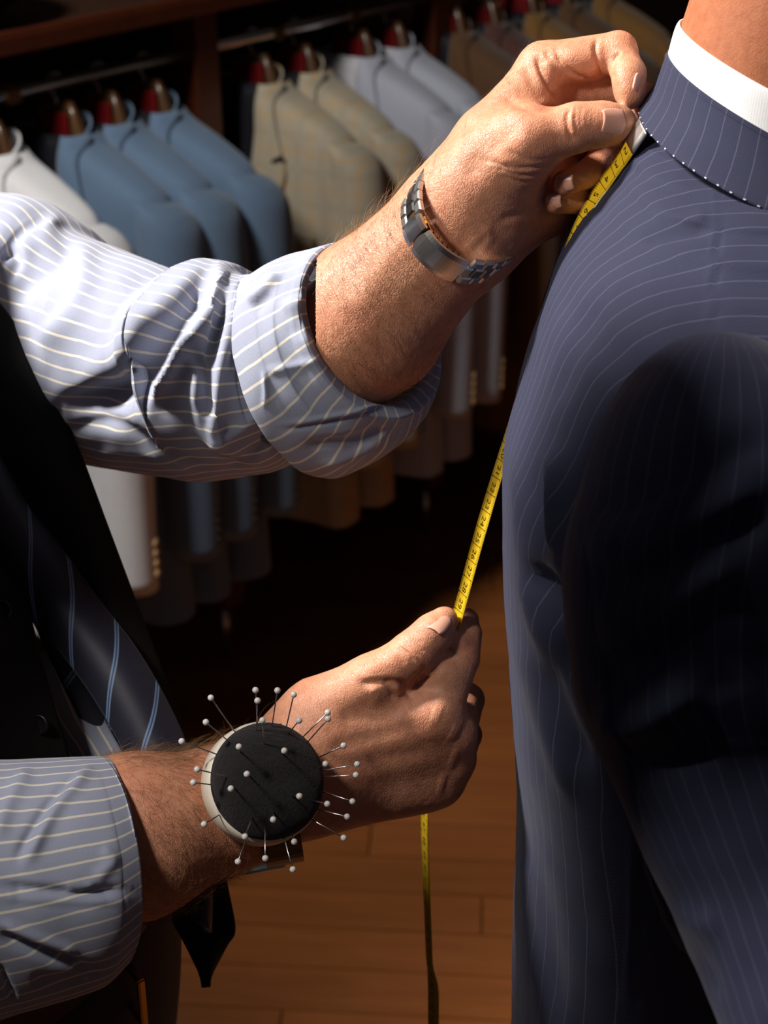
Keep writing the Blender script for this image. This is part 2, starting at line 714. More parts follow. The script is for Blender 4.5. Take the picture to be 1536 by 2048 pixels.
def rbox(name, x0, x1, y0, y1, z0, z1, mat, bev=.002):
    """box in rack coordinates: x along the rail, y away from camera"""
    h = V3(x1 - x0, y1 - y0, z1 - z0) / 2
    v, f = box_v(V3(0, 0, 0), V3(1, 0, 0), V3(0, 1, 0), V3(0, 0, 1), h[0], h[1], h[2], bev)
    me = bpy.data.meshes.new(name)
    me.from_pydata([tuple(q) for q in v], [], f)
    me.materials.append(mat)
    o = bpy.data.objects.new(name, me)
    COL.objects.link(o)
    o.location = ((x0 + x1) / 2, (y0 + y1) / 2, (z0 + z1) / 2)
    o.parent = rack
    return o


def tube_local(name, a, b, r, mat, parent, seg=14):
    a, b = np.asarray(a, float), np.asarray(b, float)
    ax = nrm(b - a)
    x = nrm(np.cross(ax, V3(.3, .2, 1) if abs(ax[2]) < .9 else V3(1, 0, 0)))
    y = np.cross(ax, x)
    v, f = revolve(a, ax, x, y, [(r, 0), (r, np.linalg.norm(b - a))], seg)
    me = bpy.data.meshes.new(name)
    me.from_pydata([tuple(q) for q in v], [], f)
    me.materials.append(mat)
    me.polygons.foreach_set('use_smooth', [True] * len(me.polygons))
    o = bpy.data.objects.new(name, me)
    COL.objects.link(o)
    o.parent = parent
    return o


span = np.linalg.norm(RB - RA)
for xk in (-1.0, 0, span, 2.05):
    rbox('post', xk - .026, xk + .026, -.028, .028, .12, 1.198, M['rackwood'])
    tube_local('metal_foot', (xk, 0, 0), (xk, 0, .12), .009, M['steel'], rack)
rbox('top_shelf', -1.05, span + .03, -.03, .30, 1.200, 1.226, M['wallwood'])
rbox('shelf_edge', -1.05, span + .03, -.045, -.03, 1.198, 1.228, M['rackwood'])
rbox('back_panel', -1.05, 2.3, .32, .34, .10, 1.9, M['wallwood'])
for a_, b_ in ((-1.0, 0), (0, span), (span, 2.05)):
    tube_local('rail', (a_, 0, RZ), (b_, 0, RZ), .0105, M['steel'], rack)
    for q in (.30, .62):
        xx = a_ + (b_ - a_) * q
        rbox('rail_collar', xx - .012, xx + .012, -.013, .013, RZ - .013, RZ + .013, M['gold'], .003)
# wall behind
wn = RA + rn * -.42
wall = boxo('wall_back', (-3.2, -.05, 0), (3.2, .05, 3.2), M['wallwood'])
wn = wn + rd * 1.8
wall.location = (wn[0], wn[1], 1.6)
wall.rotation_euler = (0, 0, rang)
tag(wall, 'dark wood panelled wall behind the clothes rack', kind='structure')
wr = boxo('wall_right', (3.2, -2, 0), (3.3, 6.5, 3.2), M['wallwood'])
tag(wr, 'dark wood panelled wall to the right of the shop', kind='structure')
# ------------------------------------------------------------------ jackets on hangers
def jacket_cloth(name, col, check=None, rough=.9):
    t = NT(name)
    n = t.noise(260, 3)
    n2 = t.noise(14, 2)
    c = t.mix(n, tuple(x * .85 for x in col), tuple(min(1, x * 1.12) for x in col))
    c = t.mix(t.math('MULTIPLY', n2, .3), c, tuple(x * .8 for x in col))
    if check:
        sx = t.n('ShaderNodeSeparateXYZ'); t.l(t.obj(), sx.inputs[0])
        a = t.math('MAXIMUM', t.stripe(sx.outputs[0], .045, .0016), t.stripe(sx.outputs[2], .055, .0016))
        c = t.mix(t.math('MULTIPLY', a, .55), c, check)
        a = t.math('MAXIMUM', t.stripe(sx.outputs[0], .045, .006, .25, .5), t.stripe(sx.outputs[2], .055, .006, .25, .5))
        c = t.mix(t.math('MULTIPLY', a, .18), c, tuple(x * .6 for x in col))
    t.color(c)
    t.bump(n, .2, .0006)
    t.set(Roughness=rough, Sheen_Weight=.2)
    return t.m


JM = {'white': jacket_cloth('white_linen', srgb(236, 236, 240)), 'blue': jacket_cloth('blue_wool', srgb(94, 118, 146)),
      'beige': jacket_cloth('beige_check', srgb(172, 162, 142), srgb(196, 150, 80)), 'grey': jacket_cloth('pale_grey_wool', srgb(174, 178, 194)),
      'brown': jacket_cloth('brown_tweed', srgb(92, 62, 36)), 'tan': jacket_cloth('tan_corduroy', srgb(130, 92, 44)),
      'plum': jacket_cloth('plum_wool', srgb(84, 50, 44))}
LIN = {'dark': simple('dark_lining', srgb(27, 26, 33), .4, var=.2), 'light': simple('light_lining', srgb(190, 188, 196), .5, var=.15)}
BUT = {'dark': simple('dark_button', srgb(52, 46, 40), .35), 'tan': simple('horn_button', srgb(214, 176, 128), .35)}
M['hangerwood'] = wood('hanger_wood', srgb(70, 43, 20), srgb(98, 63, 30), 3, 0, .35, .3)
M['redlabel'] = simple('red_label', srgb(108, 8, 15), .5)


def lmesh(name, V, F, mat, parent, smooth=True, solid=0.0):
    me = bpy.data.meshes.new(name)
    me.from_pydata([tuple(map(float, v)) for v in V], [], [tuple(int(i) for i in f) for f in F])
    me.materials.append(mat)
    if smooth: me.polygons.foreach_set('use_smooth', [True] * len(me.polygons))
    o = bpy.data.objects.new(name, me)
    COL.objects.link(o)
    o.parent = parent
    if solid:
        m = o.modifiers.new('solid', 'SOLIDIFY'); m.thickness = solid; m.offset = 0
    return o


def grid_l(name, G, mat, parent, closed, solid=0.0):
    R, N, _ = G.shape
    f = grid_faces(R, N, closed)
    V = G.reshape(-1, 3)
    return lmesh(name, V, f, mat, parent, True, solid)


# jacket coordinates: origin at the hanger's neck, x to the near shoulder, y to the front of the jacket, z up
def make_jacket(kind, lining, button, label, cat_group, length=.76, slv=.57, seed=0):
    r = np.random.default_rng(seed)
    root = empty('suit_jacket', (0, 0, 0), label, 'jacket', cat_group)
    mat, lin, but = JM[kind], LIN[lining], BUT[button]
    rows = [(.012, .066, .045), (-.004, .085, .052), (-.022, .13, .056), (-.045, .18, .058), (-.062, .203, .06), (-.085, .212, .062), (-.14, .208, .066), (-.26, .195, .066), (-.42, .185, .062), (-.56, .195, .066), (-length, .205, .066)]
    Q = spl(np.array(rows), 70)
    N = 96
    th = np.linspace(0, 2 * math.pi, N, endpoint=False)
    e = 3.0
    ce = np.sign(np.cos(th)) * np.abs(np.cos(th)) ** (2 / e)
    se = np.sign(np.sin(th)) * np.abs(np.sin(th)) ** (2 / e)
    G = np.zeros((70, N, 3))
    for i, (z, w, d) in enumerate(Q):
        fold = 1 + (.10 * np.sin(3 * th + seed) + .08 * np.sin(7 * th + 2 * seed)) * np.clip(-(z + .2) * 2.2, 0, 1)
        G[i, :, 0] = w * ce
        G[i, :, 1] = d * .82 * se * fold
        G[i, :, 2] = z
    grid_l('body', G, mat, root, True)
    fy = lambda x, z: .82 * float(np.interp(-z, -Q[:, 0], Q[:, 2])) * max(0, 1 - (abs(x) / float(np.interp(-z, -Q[:, 0], Q[:, 1]))) ** e) ** (1 / e)
    # lining showing in the V
    G = np.zeros((24, 12, 3))
    for i, z in enumerate(np.linspace(.0135, -.40, 24)):
        w = np.interp(-z, [-.0135, .06, .40], [.052, .055, .006])
        for j, x in enumerate(np.linspace(-1, 1, 12)):
            G[i, j] = (x * w, fy(x * w, z) + .0015 + .002 * math.sin(j * 2.2), z)
    grid_l('lining', G, lin, root, False, .002)
    # lapels
    for sg in (1, -1):
        G = np.zeros((40, 10, 3))
        for i, z in enumerate(np.linspace(.014, -.43, 40)):
            inner = np.interp(-z, [-.014, .06, .43], [.046, .050, .002])
            outer = np.interp(-z, [-.014, .03, .085, .105, .115, .25, .43], [.072, .088, .106, .112, .118, .082, .006])
            for j, q in enumerate(np.linspace(0, 1, 10)):
                x = inner + (outer - inner) * q
                G[i, j] = (sg * x, fy(x, z) + .004 + .006 * math.sin(math.pi * q) * (1 - i / 60), z)
        grid_l('lapel', G, mat, root, False, .003)
        # dark bar standing in for the shadow in the notch between collar and lapel
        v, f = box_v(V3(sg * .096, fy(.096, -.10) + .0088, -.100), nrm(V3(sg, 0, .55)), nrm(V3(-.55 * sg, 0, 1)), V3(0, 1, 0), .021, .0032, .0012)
        lmesh('notch_shadow', v, f, lin if lining == 'dark' else BUT['dark'], root, False)
    # collar at the back of the neck
    G = np.zeros((8, 30, 3))
    for i in range(8):
        for j, a in enumerate(np.linspace(-.15, math.pi + .15, 30)):
            rr = .066 + .010 * (i / 7) ** 1.5
            G[i, j] = (math.cos(a) * rr, .035 - math.sin(a) * (.078 + .01 * i / 7), .030 - .042 * i / 7 - .028 * (1 - math.sin(a)))
    grid_l('collar', G, mat, root, False, .003)
    # sleeves with cuff buttons
    for sg in (1, -1):
        st = [(.190, -.062, .010, .030), (.200, -.069, .022, .044), (.210, -.086, .034, .054), (.216, -.12, .044, .058), (.220, -.20, .048, .059), (.222, -.34, .047, .056), (.222, -.48, .044, .050), (.222, -.06 - slv, .041, .046)]
        Qs = spl(np.array(st), 50)
        G = np.zeros((52, 48, 3))
        for i, (x, z, rx, ry) in enumerate(Qs):
            tt_ = np.linspace(0, 2 * math.pi, 48, endpoint=False)
            wv_ = 1 + .05 * np.sin(2 * tt_ + i * .15 + seed) * min(1, i / 25)
            G[i, :, 0] = sg * (x + rx * np.cos(tt_) * wv_)
            G[i, :, 1] = .008 + ry * .86 * np.sin(tt_) * wv_ - .02 * math.sin(i / 50 * 2.2)
            G[i, :, 2] = z + .004 * np.sin(tt_)
        for k_ in (50, 51):
            G[k_] = G[49] * 1.0
            G[k_, :, 0] = sg * .222 + (G[49, :, 0] - sg * .222) * (.90 if k_ == 50 else .86)
            G[k_, :, 2] += .004 + .03 * (k_ - 50)
        grid_l('sleeve', G, mat, root, True)
        for b in range(4):
            z = -.06 - slv + .030 + b * .017
            ang = -0.62 if sg > 0 else math.pi + .62
            ang = -.35
            yb = .008 + .041 * math.sin(ang) - .02 * math.sin(2.1)
            xb = .222 + .043 * math.cos(ang)
            n = nrm(V3(math.cos(ang) * sg, math.sin(ang), 0))
            x_ = V3(0, 0, 1); y_ = np.cross(n, x_)
            v, f = revolve(V3(sg * xb, yb, z), n, x_, y_, [(.0075, -.001), (.0078, .003), (.006, .0045)], 12)
            lmesh('cuff_button', v, f, but, root)
    # breast pocket welt
    v, f = box_v(V3(-.125, fy(.125, -.22) + .002, -.22), nrm(V3(1, 0, .12)), nrm(V3(-.12, 0, 1)), V3(0, 1, 0), .045, .010, .0022, .001)
    lmesh('breast_pocket', v, f, mat, root, False)
    return root


def make_hanger(label):
    root = empty('clothes_hanger', (0, 0, 0), label, 'hanger', 'wooden hangers on the rack')
    # shaped wooden arms
    G = np.zeros((41, 14, 3))
    for i, x in enumerate(np.linspace(-.19, .19, 41)):
        ax_ = abs(x)
        zc = np.interp(ax_, [0, .03, .05, .07, .12, .19], [.045, .043, .012, -.018, -.050, -.088])
        h = np.interp(ax_, [0, .036, .046, .07, .2], [.040, .042, .030, .014, .012])
        d = np.interp(ax_, [0, .05, .2], [.011, .012, .02])
        for j in range(14):
            a = 2 * math.pi * j / 14
            G[i, j] = (x, d * math.cos(a) * 1.0 - .004 - .03 * (ax_ / .2) ** 2 * 0, zc + h * math.sin(a))
    grid_l('hanger_arms', G, M['hangerwood'], root, True)
    v, f = box_v(V3(0, .0125, .052), V3(1, 0, 0), V3(0, 0, 1), V3(0, 1, 0), .034, .017, .0018, .001)
    lmesh('red_label', v, f, M['redlabel'], root, False)
    # wire hook
    pts = [(0, 0, .06), (0, 0, .075), (0, .002, .088)] + [(0, .0145 * math.cos(a), .108 + .0145 * math.sin(a)) for a in np.linspace(-.9, 3.7, 12)]
    pts = spl(np.array(pts, float), 60)
    V = []
    for i in range(60):
        tn = nrm(pts[min(i + 1, 59)] - pts[max(i - 1, 0)])
        a1 = V3(1, 0, 0); a2 = np.cross(tn, a1)
        for j in range(6):
            a = 2 * math.pi * j / 6
            V.append(pts[i] + (a1 * math.cos(a) + a2 * math.sin(a)) * .0022)
    lmesh('hook', V, grid_faces(60, 6, True), M['steel'], root)
    return root


def copy_tree(o, parent=None):
    c = o.copy()
    COL.objects.link(c)
    if parent is not None: c.parent = parent
    for ch in list(o.children):
        copy_tree(ch, c)
    return c


def rail_at_px(px):
    """distance along the rail (from RA) seen at pixel column px"""
    best = None
    for s in np.linspace(-1.1, 2.4, 1401):
        q = RA + rd * s + V3(0, 0, RZ - .14)
        x, y, d = proj(q)
        if best is None or abs(x - px) < best[0]: best = (abs(x - px), s)
    return best[1]


RACK = [(-15, 'white', 'light', 'tan', 'white jacket nearest the camera, half hidden by the striped sleeve', 'jackets in white'),
        (128, 'blue', 'dark', 'dark', 'steel blue suit jacket on the left end, beside the white jacket', 'blue jackets'),
        (212, 'blue', 'dark', 'dark', 'steel blue suit jacket in the middle of the three blue ones', 'blue jackets'),
        (298, 'blue', 'dark', 'dark', 'steel blue suit jacket next to the wooden post', 'blue jackets'),
        (510, 'beige', 'dark', 'dark', 'beige checked jacket just right of the wooden post, dark lining showing', 'beige checked jackets'),
        (592, 'beige', 'dark', 'dark', 'second beige checked jacket, behind the first', 'beige checked jackets'),
        (705, 'grey', 'light', 'tan', 'pale grey jacket with light lining, behind the beige checked ones', 'pale grey jackets'),
        (772, 'grey', 'light', 'tan', 'pale grey jacket furthest back, beside the second post', 'pale grey jackets'),
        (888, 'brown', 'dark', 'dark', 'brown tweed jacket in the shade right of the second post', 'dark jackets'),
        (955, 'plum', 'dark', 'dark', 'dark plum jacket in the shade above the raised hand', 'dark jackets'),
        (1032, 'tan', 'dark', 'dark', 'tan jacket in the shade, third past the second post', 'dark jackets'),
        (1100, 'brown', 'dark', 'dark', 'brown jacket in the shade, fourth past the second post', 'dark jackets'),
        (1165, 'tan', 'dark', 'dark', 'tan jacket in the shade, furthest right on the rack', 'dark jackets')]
j_rot = math.atan2(rn[1], rn[0]) + math.pi      # local x -> towards camera side
hlabs = ['wooden hanger of the white jacket, left of all the others'] + ['red-labelled wooden hanger of the %s' % q for q in (
    'blue jacket on the left', 'middle blue jacket', 'blue jacket by the post', 'first beige checked jacket', 'second beige checked jacket', 'nearer pale grey jacket',
    'farther pale grey jacket', 'brown tweed jacket past the second post', 'plum jacket', 'first tan jacket', 'second brown jacket', 'last tan jacket')]
hang0 = None
protos = {}
JZ = RZ - .108
for i, (px, kind, lin, but, lab, grp) in enumerate(RACK):
    s_ = rail_at_px(px)
    q = RA + rd * s_
    key = (kind, i % 2)
    if key in protos:
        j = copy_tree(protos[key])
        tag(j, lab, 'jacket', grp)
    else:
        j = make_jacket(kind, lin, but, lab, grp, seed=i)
        protos[key] = j
    a = j_rot + rng.normal(0, .03)
    j.location = (q[0], q[1], JZ + .03)
    j.rotation_euler = (0, 0, a)
    # local +y must be the front: towards -rd
    hl = hlabs[i]
    if hang0 is None:
        hang0 = make_hanger(hl); h_ = hang0
    else:
        h_ = copy_tree(hang0)
        tag(h_, hl, 'hanger', 'wooden hangers on the rack')
    h_.location = (q[0], q[1], JZ)
    h_.rotation_euler = (0, 0, a)

# dark round bowl standing on the shelf, cut by the frame's top left corner
bq = RA + rd * -.42 - rn * .11 + V3(0, 0, 1.2265)
bowl = empty('bowl', bq, 'dark glossy round bowl on the top shelf in the upper left corner', 'bowl')
v, f = revolve(bq, V3(0, 0, 1), V3(1, 0, 0), V3(0, 1, 0), [(.05, 0), (.06, .002), (.10, .012), (.135, .035), (.15, .06), (.154, .07), (.150, .072), (.143, .062), (.10, .02), (.02, .008)], 48)
mesh('bowl_body', v, f, simple('dark_lacquer', (.012, .009, .008), .18), bowl)
v, f = revolve(bq + V3(0, 0, .069), V3(0, 0, 1), V3(1, 0, 0), V3(0, 1, 0), [(.1515, 0), (.1555, .001), (.1555, .004), (.1515, .005)], 48)
mesh('bowl_rim', v, f, M['steel_dark'], bowl)

# ------------------------------------------------------------------ the tailor: arms and hands
tailor = empty('person', (-0.32, 0.76, 0.0),
               'tailor in pinstriped shirt with rolled sleeves, black waistcoat and striped tie, holding the tape', 'person')
K = C_F  # flatten direction helper: view axis


def left_arm():
    d = 0.0
    wr = at(905, 462, .876)
    fl = nrm(C_F + 0.15 * C_R)
    fore = union([
        cone(at(430, 800, .965), at(590, 745, .945), 46, 47),
        cone(at(590, 745, .945), at(735, 638, .908), 47, 43.5, fl, .92),
        cone(at(735, 638, .908), at(905, 462, .876), 43.5, 33.5, fl, .84),
        cone(at(905, 462, .876), at(950, 415, .872), 33.5, 31.5, fl, .78)], 8)
    palm = union([
        cone(at(905, 432, .880), at(1088, 138, .872), 19, 13.5),      # index metacarpal
        cone(at(925, 450, .886), at(1112, 185, .889), 19, 14),
        cone(at(945, 465, .888), at(1130, 265, .902), 19, 14),
        cone(at(965, 470, .884), at(1120, 385, .898), 19, 15),
        cone(at(955, 440, .872), at(1085, 400, .884), 20, 19),       # hypothenar
        cone(at(940, 400, .868), at(1035, 292, .850), 24, 17),        # thenar
        cone(at(980, 280, .868), at(1060, 205, .868), 19, 14),
    ], 14)
    thumb = union([
        cone(at(955, 370, .860), at(1062, 281, .842), 20, 15.5),
        cone(at(1062, 281, .842), at(1152, 255, .836), 15.5, 11.6),
        cone(at(1152, 255, .836), at(1205, 247, .836), 11.4, 9.8),
        cone(at(1205, 247, .836), at(1240, 246, .836), 10.0, 7.8),
        ell(at(1222, 250, .840), (11.5, 8.6, 7.8), (C_R, C_U, C_F)),
    ], 7)
    base = union([fore, palm], 16)
    base = union([base, thumb], 15)
    iprox = cone(at(1088, 136, .872), at(1236, 102, .860), 13.5, 10.2)
    ipad = ell(at(1160, 128, .860), (15, 9, 9), (nrm(C_R + .15 * C_U), C_U, C_F))
    idist = union([cone(at(1236, 102, .860), at(1258, 150, .850), 9.8, 8.7), cone(at(1258, 150, .850), at(1263, 188, .846), 8.6, 7.2),
                   ell(at(1256, 168, .845), (8, 11.5, 7.5), (C_R, C_U, C_F))], 4)
    index = union([iprox, ipad], 6)
    index = union([index, idist], 2.5)
    mprox = cone(at(1112, 180, .882), at(1240, 176, .875), 13.5, 10)
    middle = union([mprox, cone(at(1240, 176, .875), at(1283, 196, .866), 9.4, 8.2), cone(at(1283, 196, .866), at(1284, 226, .860), 8.2, 7.0)], 2.5)
    rprox = cone(at(1130, 265, .902), at(1232, 285, .895), 13, 9.4)
    ring = union([cone(at(1232, 285, .895), at(1190, 343, .862), 9.2, 8.4), cone(at(1190, 343, .862), at(1130, 366, .854), 8.2, 7.0)], 3)
    pprox = cone(at(1120, 385, .898), at(1196, 380, .893), 12, 8.4)
    pinky = union([cone(at(1196, 380, .893), at(1165, 400, .868), 8.2, 7.6), cone(at(1165, 400, .868), at(1108, 404, .860), 7.5, 6.4)], 3)

    def f(p):
        r = base(p)
        r = smin(r, mprox(p), 6)
        r = smin(r, rprox(p), 6)
        r = smin(r, pprox(p), 6)
        r = smin(r, index(p), 6)
        for g in (middle, ring, pinky):
            r = smin(r, g(p), 1.2)
        return r
    return f


at0, cone0, ell0 = at, cone, ell
RS = 1.05


def right_arm():
    at = lambda x, y, d: at0(x, y, d * RS)
    cone = lambda a, b, ra, rb, flat=None, ratio=1.0: cone0(a, b, ra * RS, rb * RS, flat, ratio)
    ell = lambda c, r, axes=None: ell0(c, tuple(x * RS for x in r), axes)
    fl = nrm(C_F)
    fore = union([
        cone(at(-60, 1725, .805), at(120, 1700, .815), 38, 38),
        cone(at(120, 1700, .815), at(270, 1672, .832), 38, 42, fl, .9),
        cone(at(270, 1672, .832), at(450, 1618, .852), 42, 32.5, fl, .86),
        cone(at(450, 1618, .852), at(600, 1545, .866), 32.5, 32, fl, .76)], 8)
    palm = union([
        cone(at(620, 1478, .872), at(872, 1425, .868), 20, 13.5),
        cone(at(620, 1515, .874), at(905, 1468, .876), 20, 13),
        cone(at(618, 1550, .877), at(905, 1518, .886), 20, 12.5),
        cone(at(612, 1590, .880), at(882, 1566, .893), 19, 12),
        cone(at(650, 1580, .888), at(840, 1560, .898), 20, 16),
        cone(at(640, 1450, .876), at(790, 1400, .880), 20, 13),
    ], 14)
    thumb = union([
        cone(at(648, 1425, .870), at(742, 1366, .864), 21, 14.5),
        cone(at(742, 1366, .864), at(832, 1302, .862), 14.5, 11.2),
        cone(at(832, 1302, .862), at(866, 1266, .863), 11.0, 9.6),
        cone(at(866, 1266, .863), at(889, 1240, .865), 9.6, 7.4),
    ], 6)
    base = union([fore, palm], 18)
    base = union([base, thumb], 9)
    iprox = union([cone(at(868, 1428, .868), at(918, 1320, .875), 14.5, 10.8),
                   ell(at(880, 1346, .869), (11.5, 11.5, 11))], 5)
    index = union([cone(at(921, 1314, .876), at(930, 1270, .880), 10.4, 9.2), ell(at(909, 1292, .873), (8.5, 11.5, 8.5), (C_R, C_U, C_F))], 4)
    itip = cone(at(931, 1264, .882), at(932, 1241, .885), 8.4, 7.2)
    mid = [cone(at(905, 1468, .876), at(934, 1400, .912), 12.8, 10), cone(at(934, 1400, .912), at(905, 1370, .935), 9.6, 8.6), cone(at(905, 1370, .935), at(872, 1390, .938), 8.4, 7.2)]
    rin = [cone(at(905, 1518, .886), at(930, 1470, .925), 12, 9.6), cone(at(930, 1470, .925), at(890, 1440, .942), 9.2, 8.2), cone(at(890, 1440, .942), at(855, 1450, .936), 8, 7)]
    pin = [cone(at(882, 1566, .893), at(916, 1535, .925), 11.2, 8.6), cone(at(916, 1535, .925), at(880, 1505, .94), 8.2, 7.2), cone(at(880, 1505, .94), at(845, 1508, .935), 7.2, 6.4)]

    def f(p):
        r = base(p)
        r = smin(r, iprox(p), 5)
        r = smin(r, index(p), 2.2)
        r = smin(r, itip(p), 2.0)
        for g in (mid, rin, pin):
            r = smin(r, g[0](p), 3.0)
            r = smin(r, smin(g[1](p), g[2](p), 3), 2.0)
        return r
    return f


# wrinkles, creases, tendons: (line seen from the camera's side, width, width, height in mm)
L_STROKES = [
    # thumb joint knuckle wrinkles
    ([(1140, 214), (1134, 240), (1140, 268), (1150, 285)], 4, 4, -1.1),
    ([(1152, 212), (1150, 235), (1156, 262)], 3, 3, -.7),
    ([(1164, 212), (1160, 240), (1166, 270)], 3, 3, -.55),
    ([(1146, 218), (1142, 245), (1148, 275)], 4, 4, .7),
    ([(1176, 222), (1174, 246)], 2.5, 2.5, -.4), ([(1186, 220), (1184, 250)], 2.5, 2.5, -.35),
    # web between thumb and index
    ([(1010, 200), (1060, 214), (1090, 216), (1125, 212)], 9, 5, -2.4),
    ([(1070, 112), (1085, 150), (1110, 190), (1124, 212)], 4, 6, -2.0),
    ([(1112, 100), (1122, 125), (1150, 150), (1178, 163)], 4, 5, -1.6),
    ([(1092, 118), (1106, 150), (1130, 178)], 9, 9, 1.2),
    ([(1050, 130), (1066, 170), (1090, 205)], 10, 12, -1.0),
    ([(1098, 100), (1093, 108), (1102, 118)], 3, 3, -.8), ([(1080, 105), (1078, 118), (1090, 128)], 3, 3, -.7),
    # index creases
    ([(1193, 78), (1190, 100), (1198, 130), (1206, 160)], 3.5, 3.5, -2.2),
    ([(1226, 122), (1231, 112), (1240, 106)], 3.5, 3.5, -1.6), ([(1228, 118), (1224, 140), (1228, 160)], 3, 3, -1.2),
    # thenar wrinkles below the thumb
    ([(965, 318), (1020, 335), (1075, 335), (1110, 322)], 4, 4, -1.0),
    ([(985, 332), (1040, 350), (1095, 345)], 4, 4, -1.0),
    ([(1000, 352), (1050, 364), (1092, 358)], 4, 4, -.8),
    ([(975, 325), (1030, 343), (1090, 340)], 4, 4, .7),
    ([(1000, 342), (1050, 357), (1095, 352)], 4, 4, .6),
    ([(1015, 300), (1060, 320), (1105, 316)], 4, 4, -.5),
    # wrist tendons and heel of the hand
    ([(930, 505), (960, 475), (985, 452)], 11, 11, .9),
    ([(957, 507), (988, 470)], 9, 9, .6), ([(945, 505), (972, 470)], 7, 7, -.5),
    ([(985, 448), (1005, 478), (1022, 500)], 10, 12, -.4),
    ([(1000, 440), (1040, 470), (1080, 478)], 20, 16, .5),
    ([(1065, 412), (1030, 430), (1000, 440)], 8, 8, -1.0),
    # index metacarpal and forearm modelling
    ([(905, 330), (970, 230), (1045, 150)], 22, 26, 1.2),
    ([(930, 360), (990, 290), (1040, 240)], 22, 22, -1.2),
    ([(690, 640), (780, 520), (850, 450)], 30, 30, 1.2),
]
R_STROKES = [
    # hollow between thumb and index, web folds
    ([(720, 1366), (770, 1362), (815, 1366)], 9, 6, -1.8),
    ([(770, 1360), (784, 1385), (788, 1400)], 7, 7, -1.2),
    ([(745, 1372), (752, 1395), (745, 1420)], 12, 12, 1.0),
    ([(800, 1362), (815, 1385), (822, 1400)], 5, 5, -1.4),
    ([(790, 1372), (800, 1392)], 8, 8, 1.0),
    ([(840, 1352), (850, 1358), (862, 1352)], 3, 3, -1.0),
    ([(815, 1372), (840, 1345), (850, 1330)], 4, 4, -1.4),
    ([(888, 1304), (896, 1300), (905, 1302)], 3, 3, -1.2), ([(845, 1350), (848, 1356), (858, 1352)], 3, 3, -.8),
    # thumb joint wrinkles
    ([(796, 1292), (815, 1305), (832, 1325)], 3, 3, -.9), ([(806, 1288), (826, 1300), (842, 1316)], 3, 3, -.8),
    ([(815, 1282), (834, 1292), (850, 1306)], 3, 3, -.7), ([(801, 1290), (820, 1302), (837, 1320)], 3, 3, .6),
    ([(826, 1278), (842, 1286)], 2.5, 2.5, -.5),
    # tendons over the back of the hand
    ([(650, 1480), (740, 1455), (830, 1430)], 16, 16, .45),
    ([(660, 1520), (780, 1490), (880, 1465)], 16, 16, .45),
    ([(660, 1560), (780, 1540), (880, 1518)], 16, 16, .4),
    ([(640, 1500), (740, 1476), (850, 1448)], 14, 14, -.35),
    ([(650, 1540), (760, 1516), (870, 1494)], 14, 14, -.35),
    ([(680, 1440), (730, 1420), (760, 1400)], 18, 18, -1.2),
    ([(700, 1350), (745, 1335), (800, 1300)], 16, 16, .8),
    # knuckles
    ([(864, 1425), (884, 1432)], 26, 26, .5), ([(900, 1462), (915, 1470)], 20, 20, .9), ([(900, 1515), (914, 1520)], 20, 20, .8), ([(876, 1566), (890, 1570)], 18, 18, .8),
]
ARM_H = 0.0009
fL, fR = left_arm(), right_arm()
cornL = np.array([at(x, y, d) for x in (645, 1330) for y in (45, 830) for d in (.80, .985)])
cornR = np.array([at(x, y, d) for x in (195, 1000) for y in (1180, 1860) for d in (.79, 1.02)])
VL, FL, NL = surface(fL, cornL.min(0), cornL.max(0), ARM_H)
VR, FR, NR = surface(fR, cornR.min(0), cornR.max(0), ARM_H)


def finish_arm(V, F, N, strokes, seed):
    # general unevenness
    V = V + N * (vnoise(V * 70, seed) * 0.0003 + vnoise(V * 300, seed + 1) * 0.0001)[:, None]
    V = sculpt(V, N, strokes)
    return relax(V, F, 2, 0.45)


VL = finish_arm(VL, FL, NL, L_STROKES, 3)
VR = finish_arm(VR, FR, NR, R_STROKES, 9)
NL, NR = mesh_normals(VL, FL), mesh_normals(VR, FR)

# ------------------------------------------------------------------ nails, arm hair
def front_point(V, N, px, py, r=3.0):
    x, y, d = proj(V)
    m = (np.hypot(x - px, y - py) < r) & ((N * nrm(CAM - V)).sum(1) > 0.05)
    i = np.where(m)[0]
    k = i[np.argmin(d[i])]
    near = i[d[i] < d[k] + 0.004]
    return V[near].mean(0), nrm(N[near].mean(0))


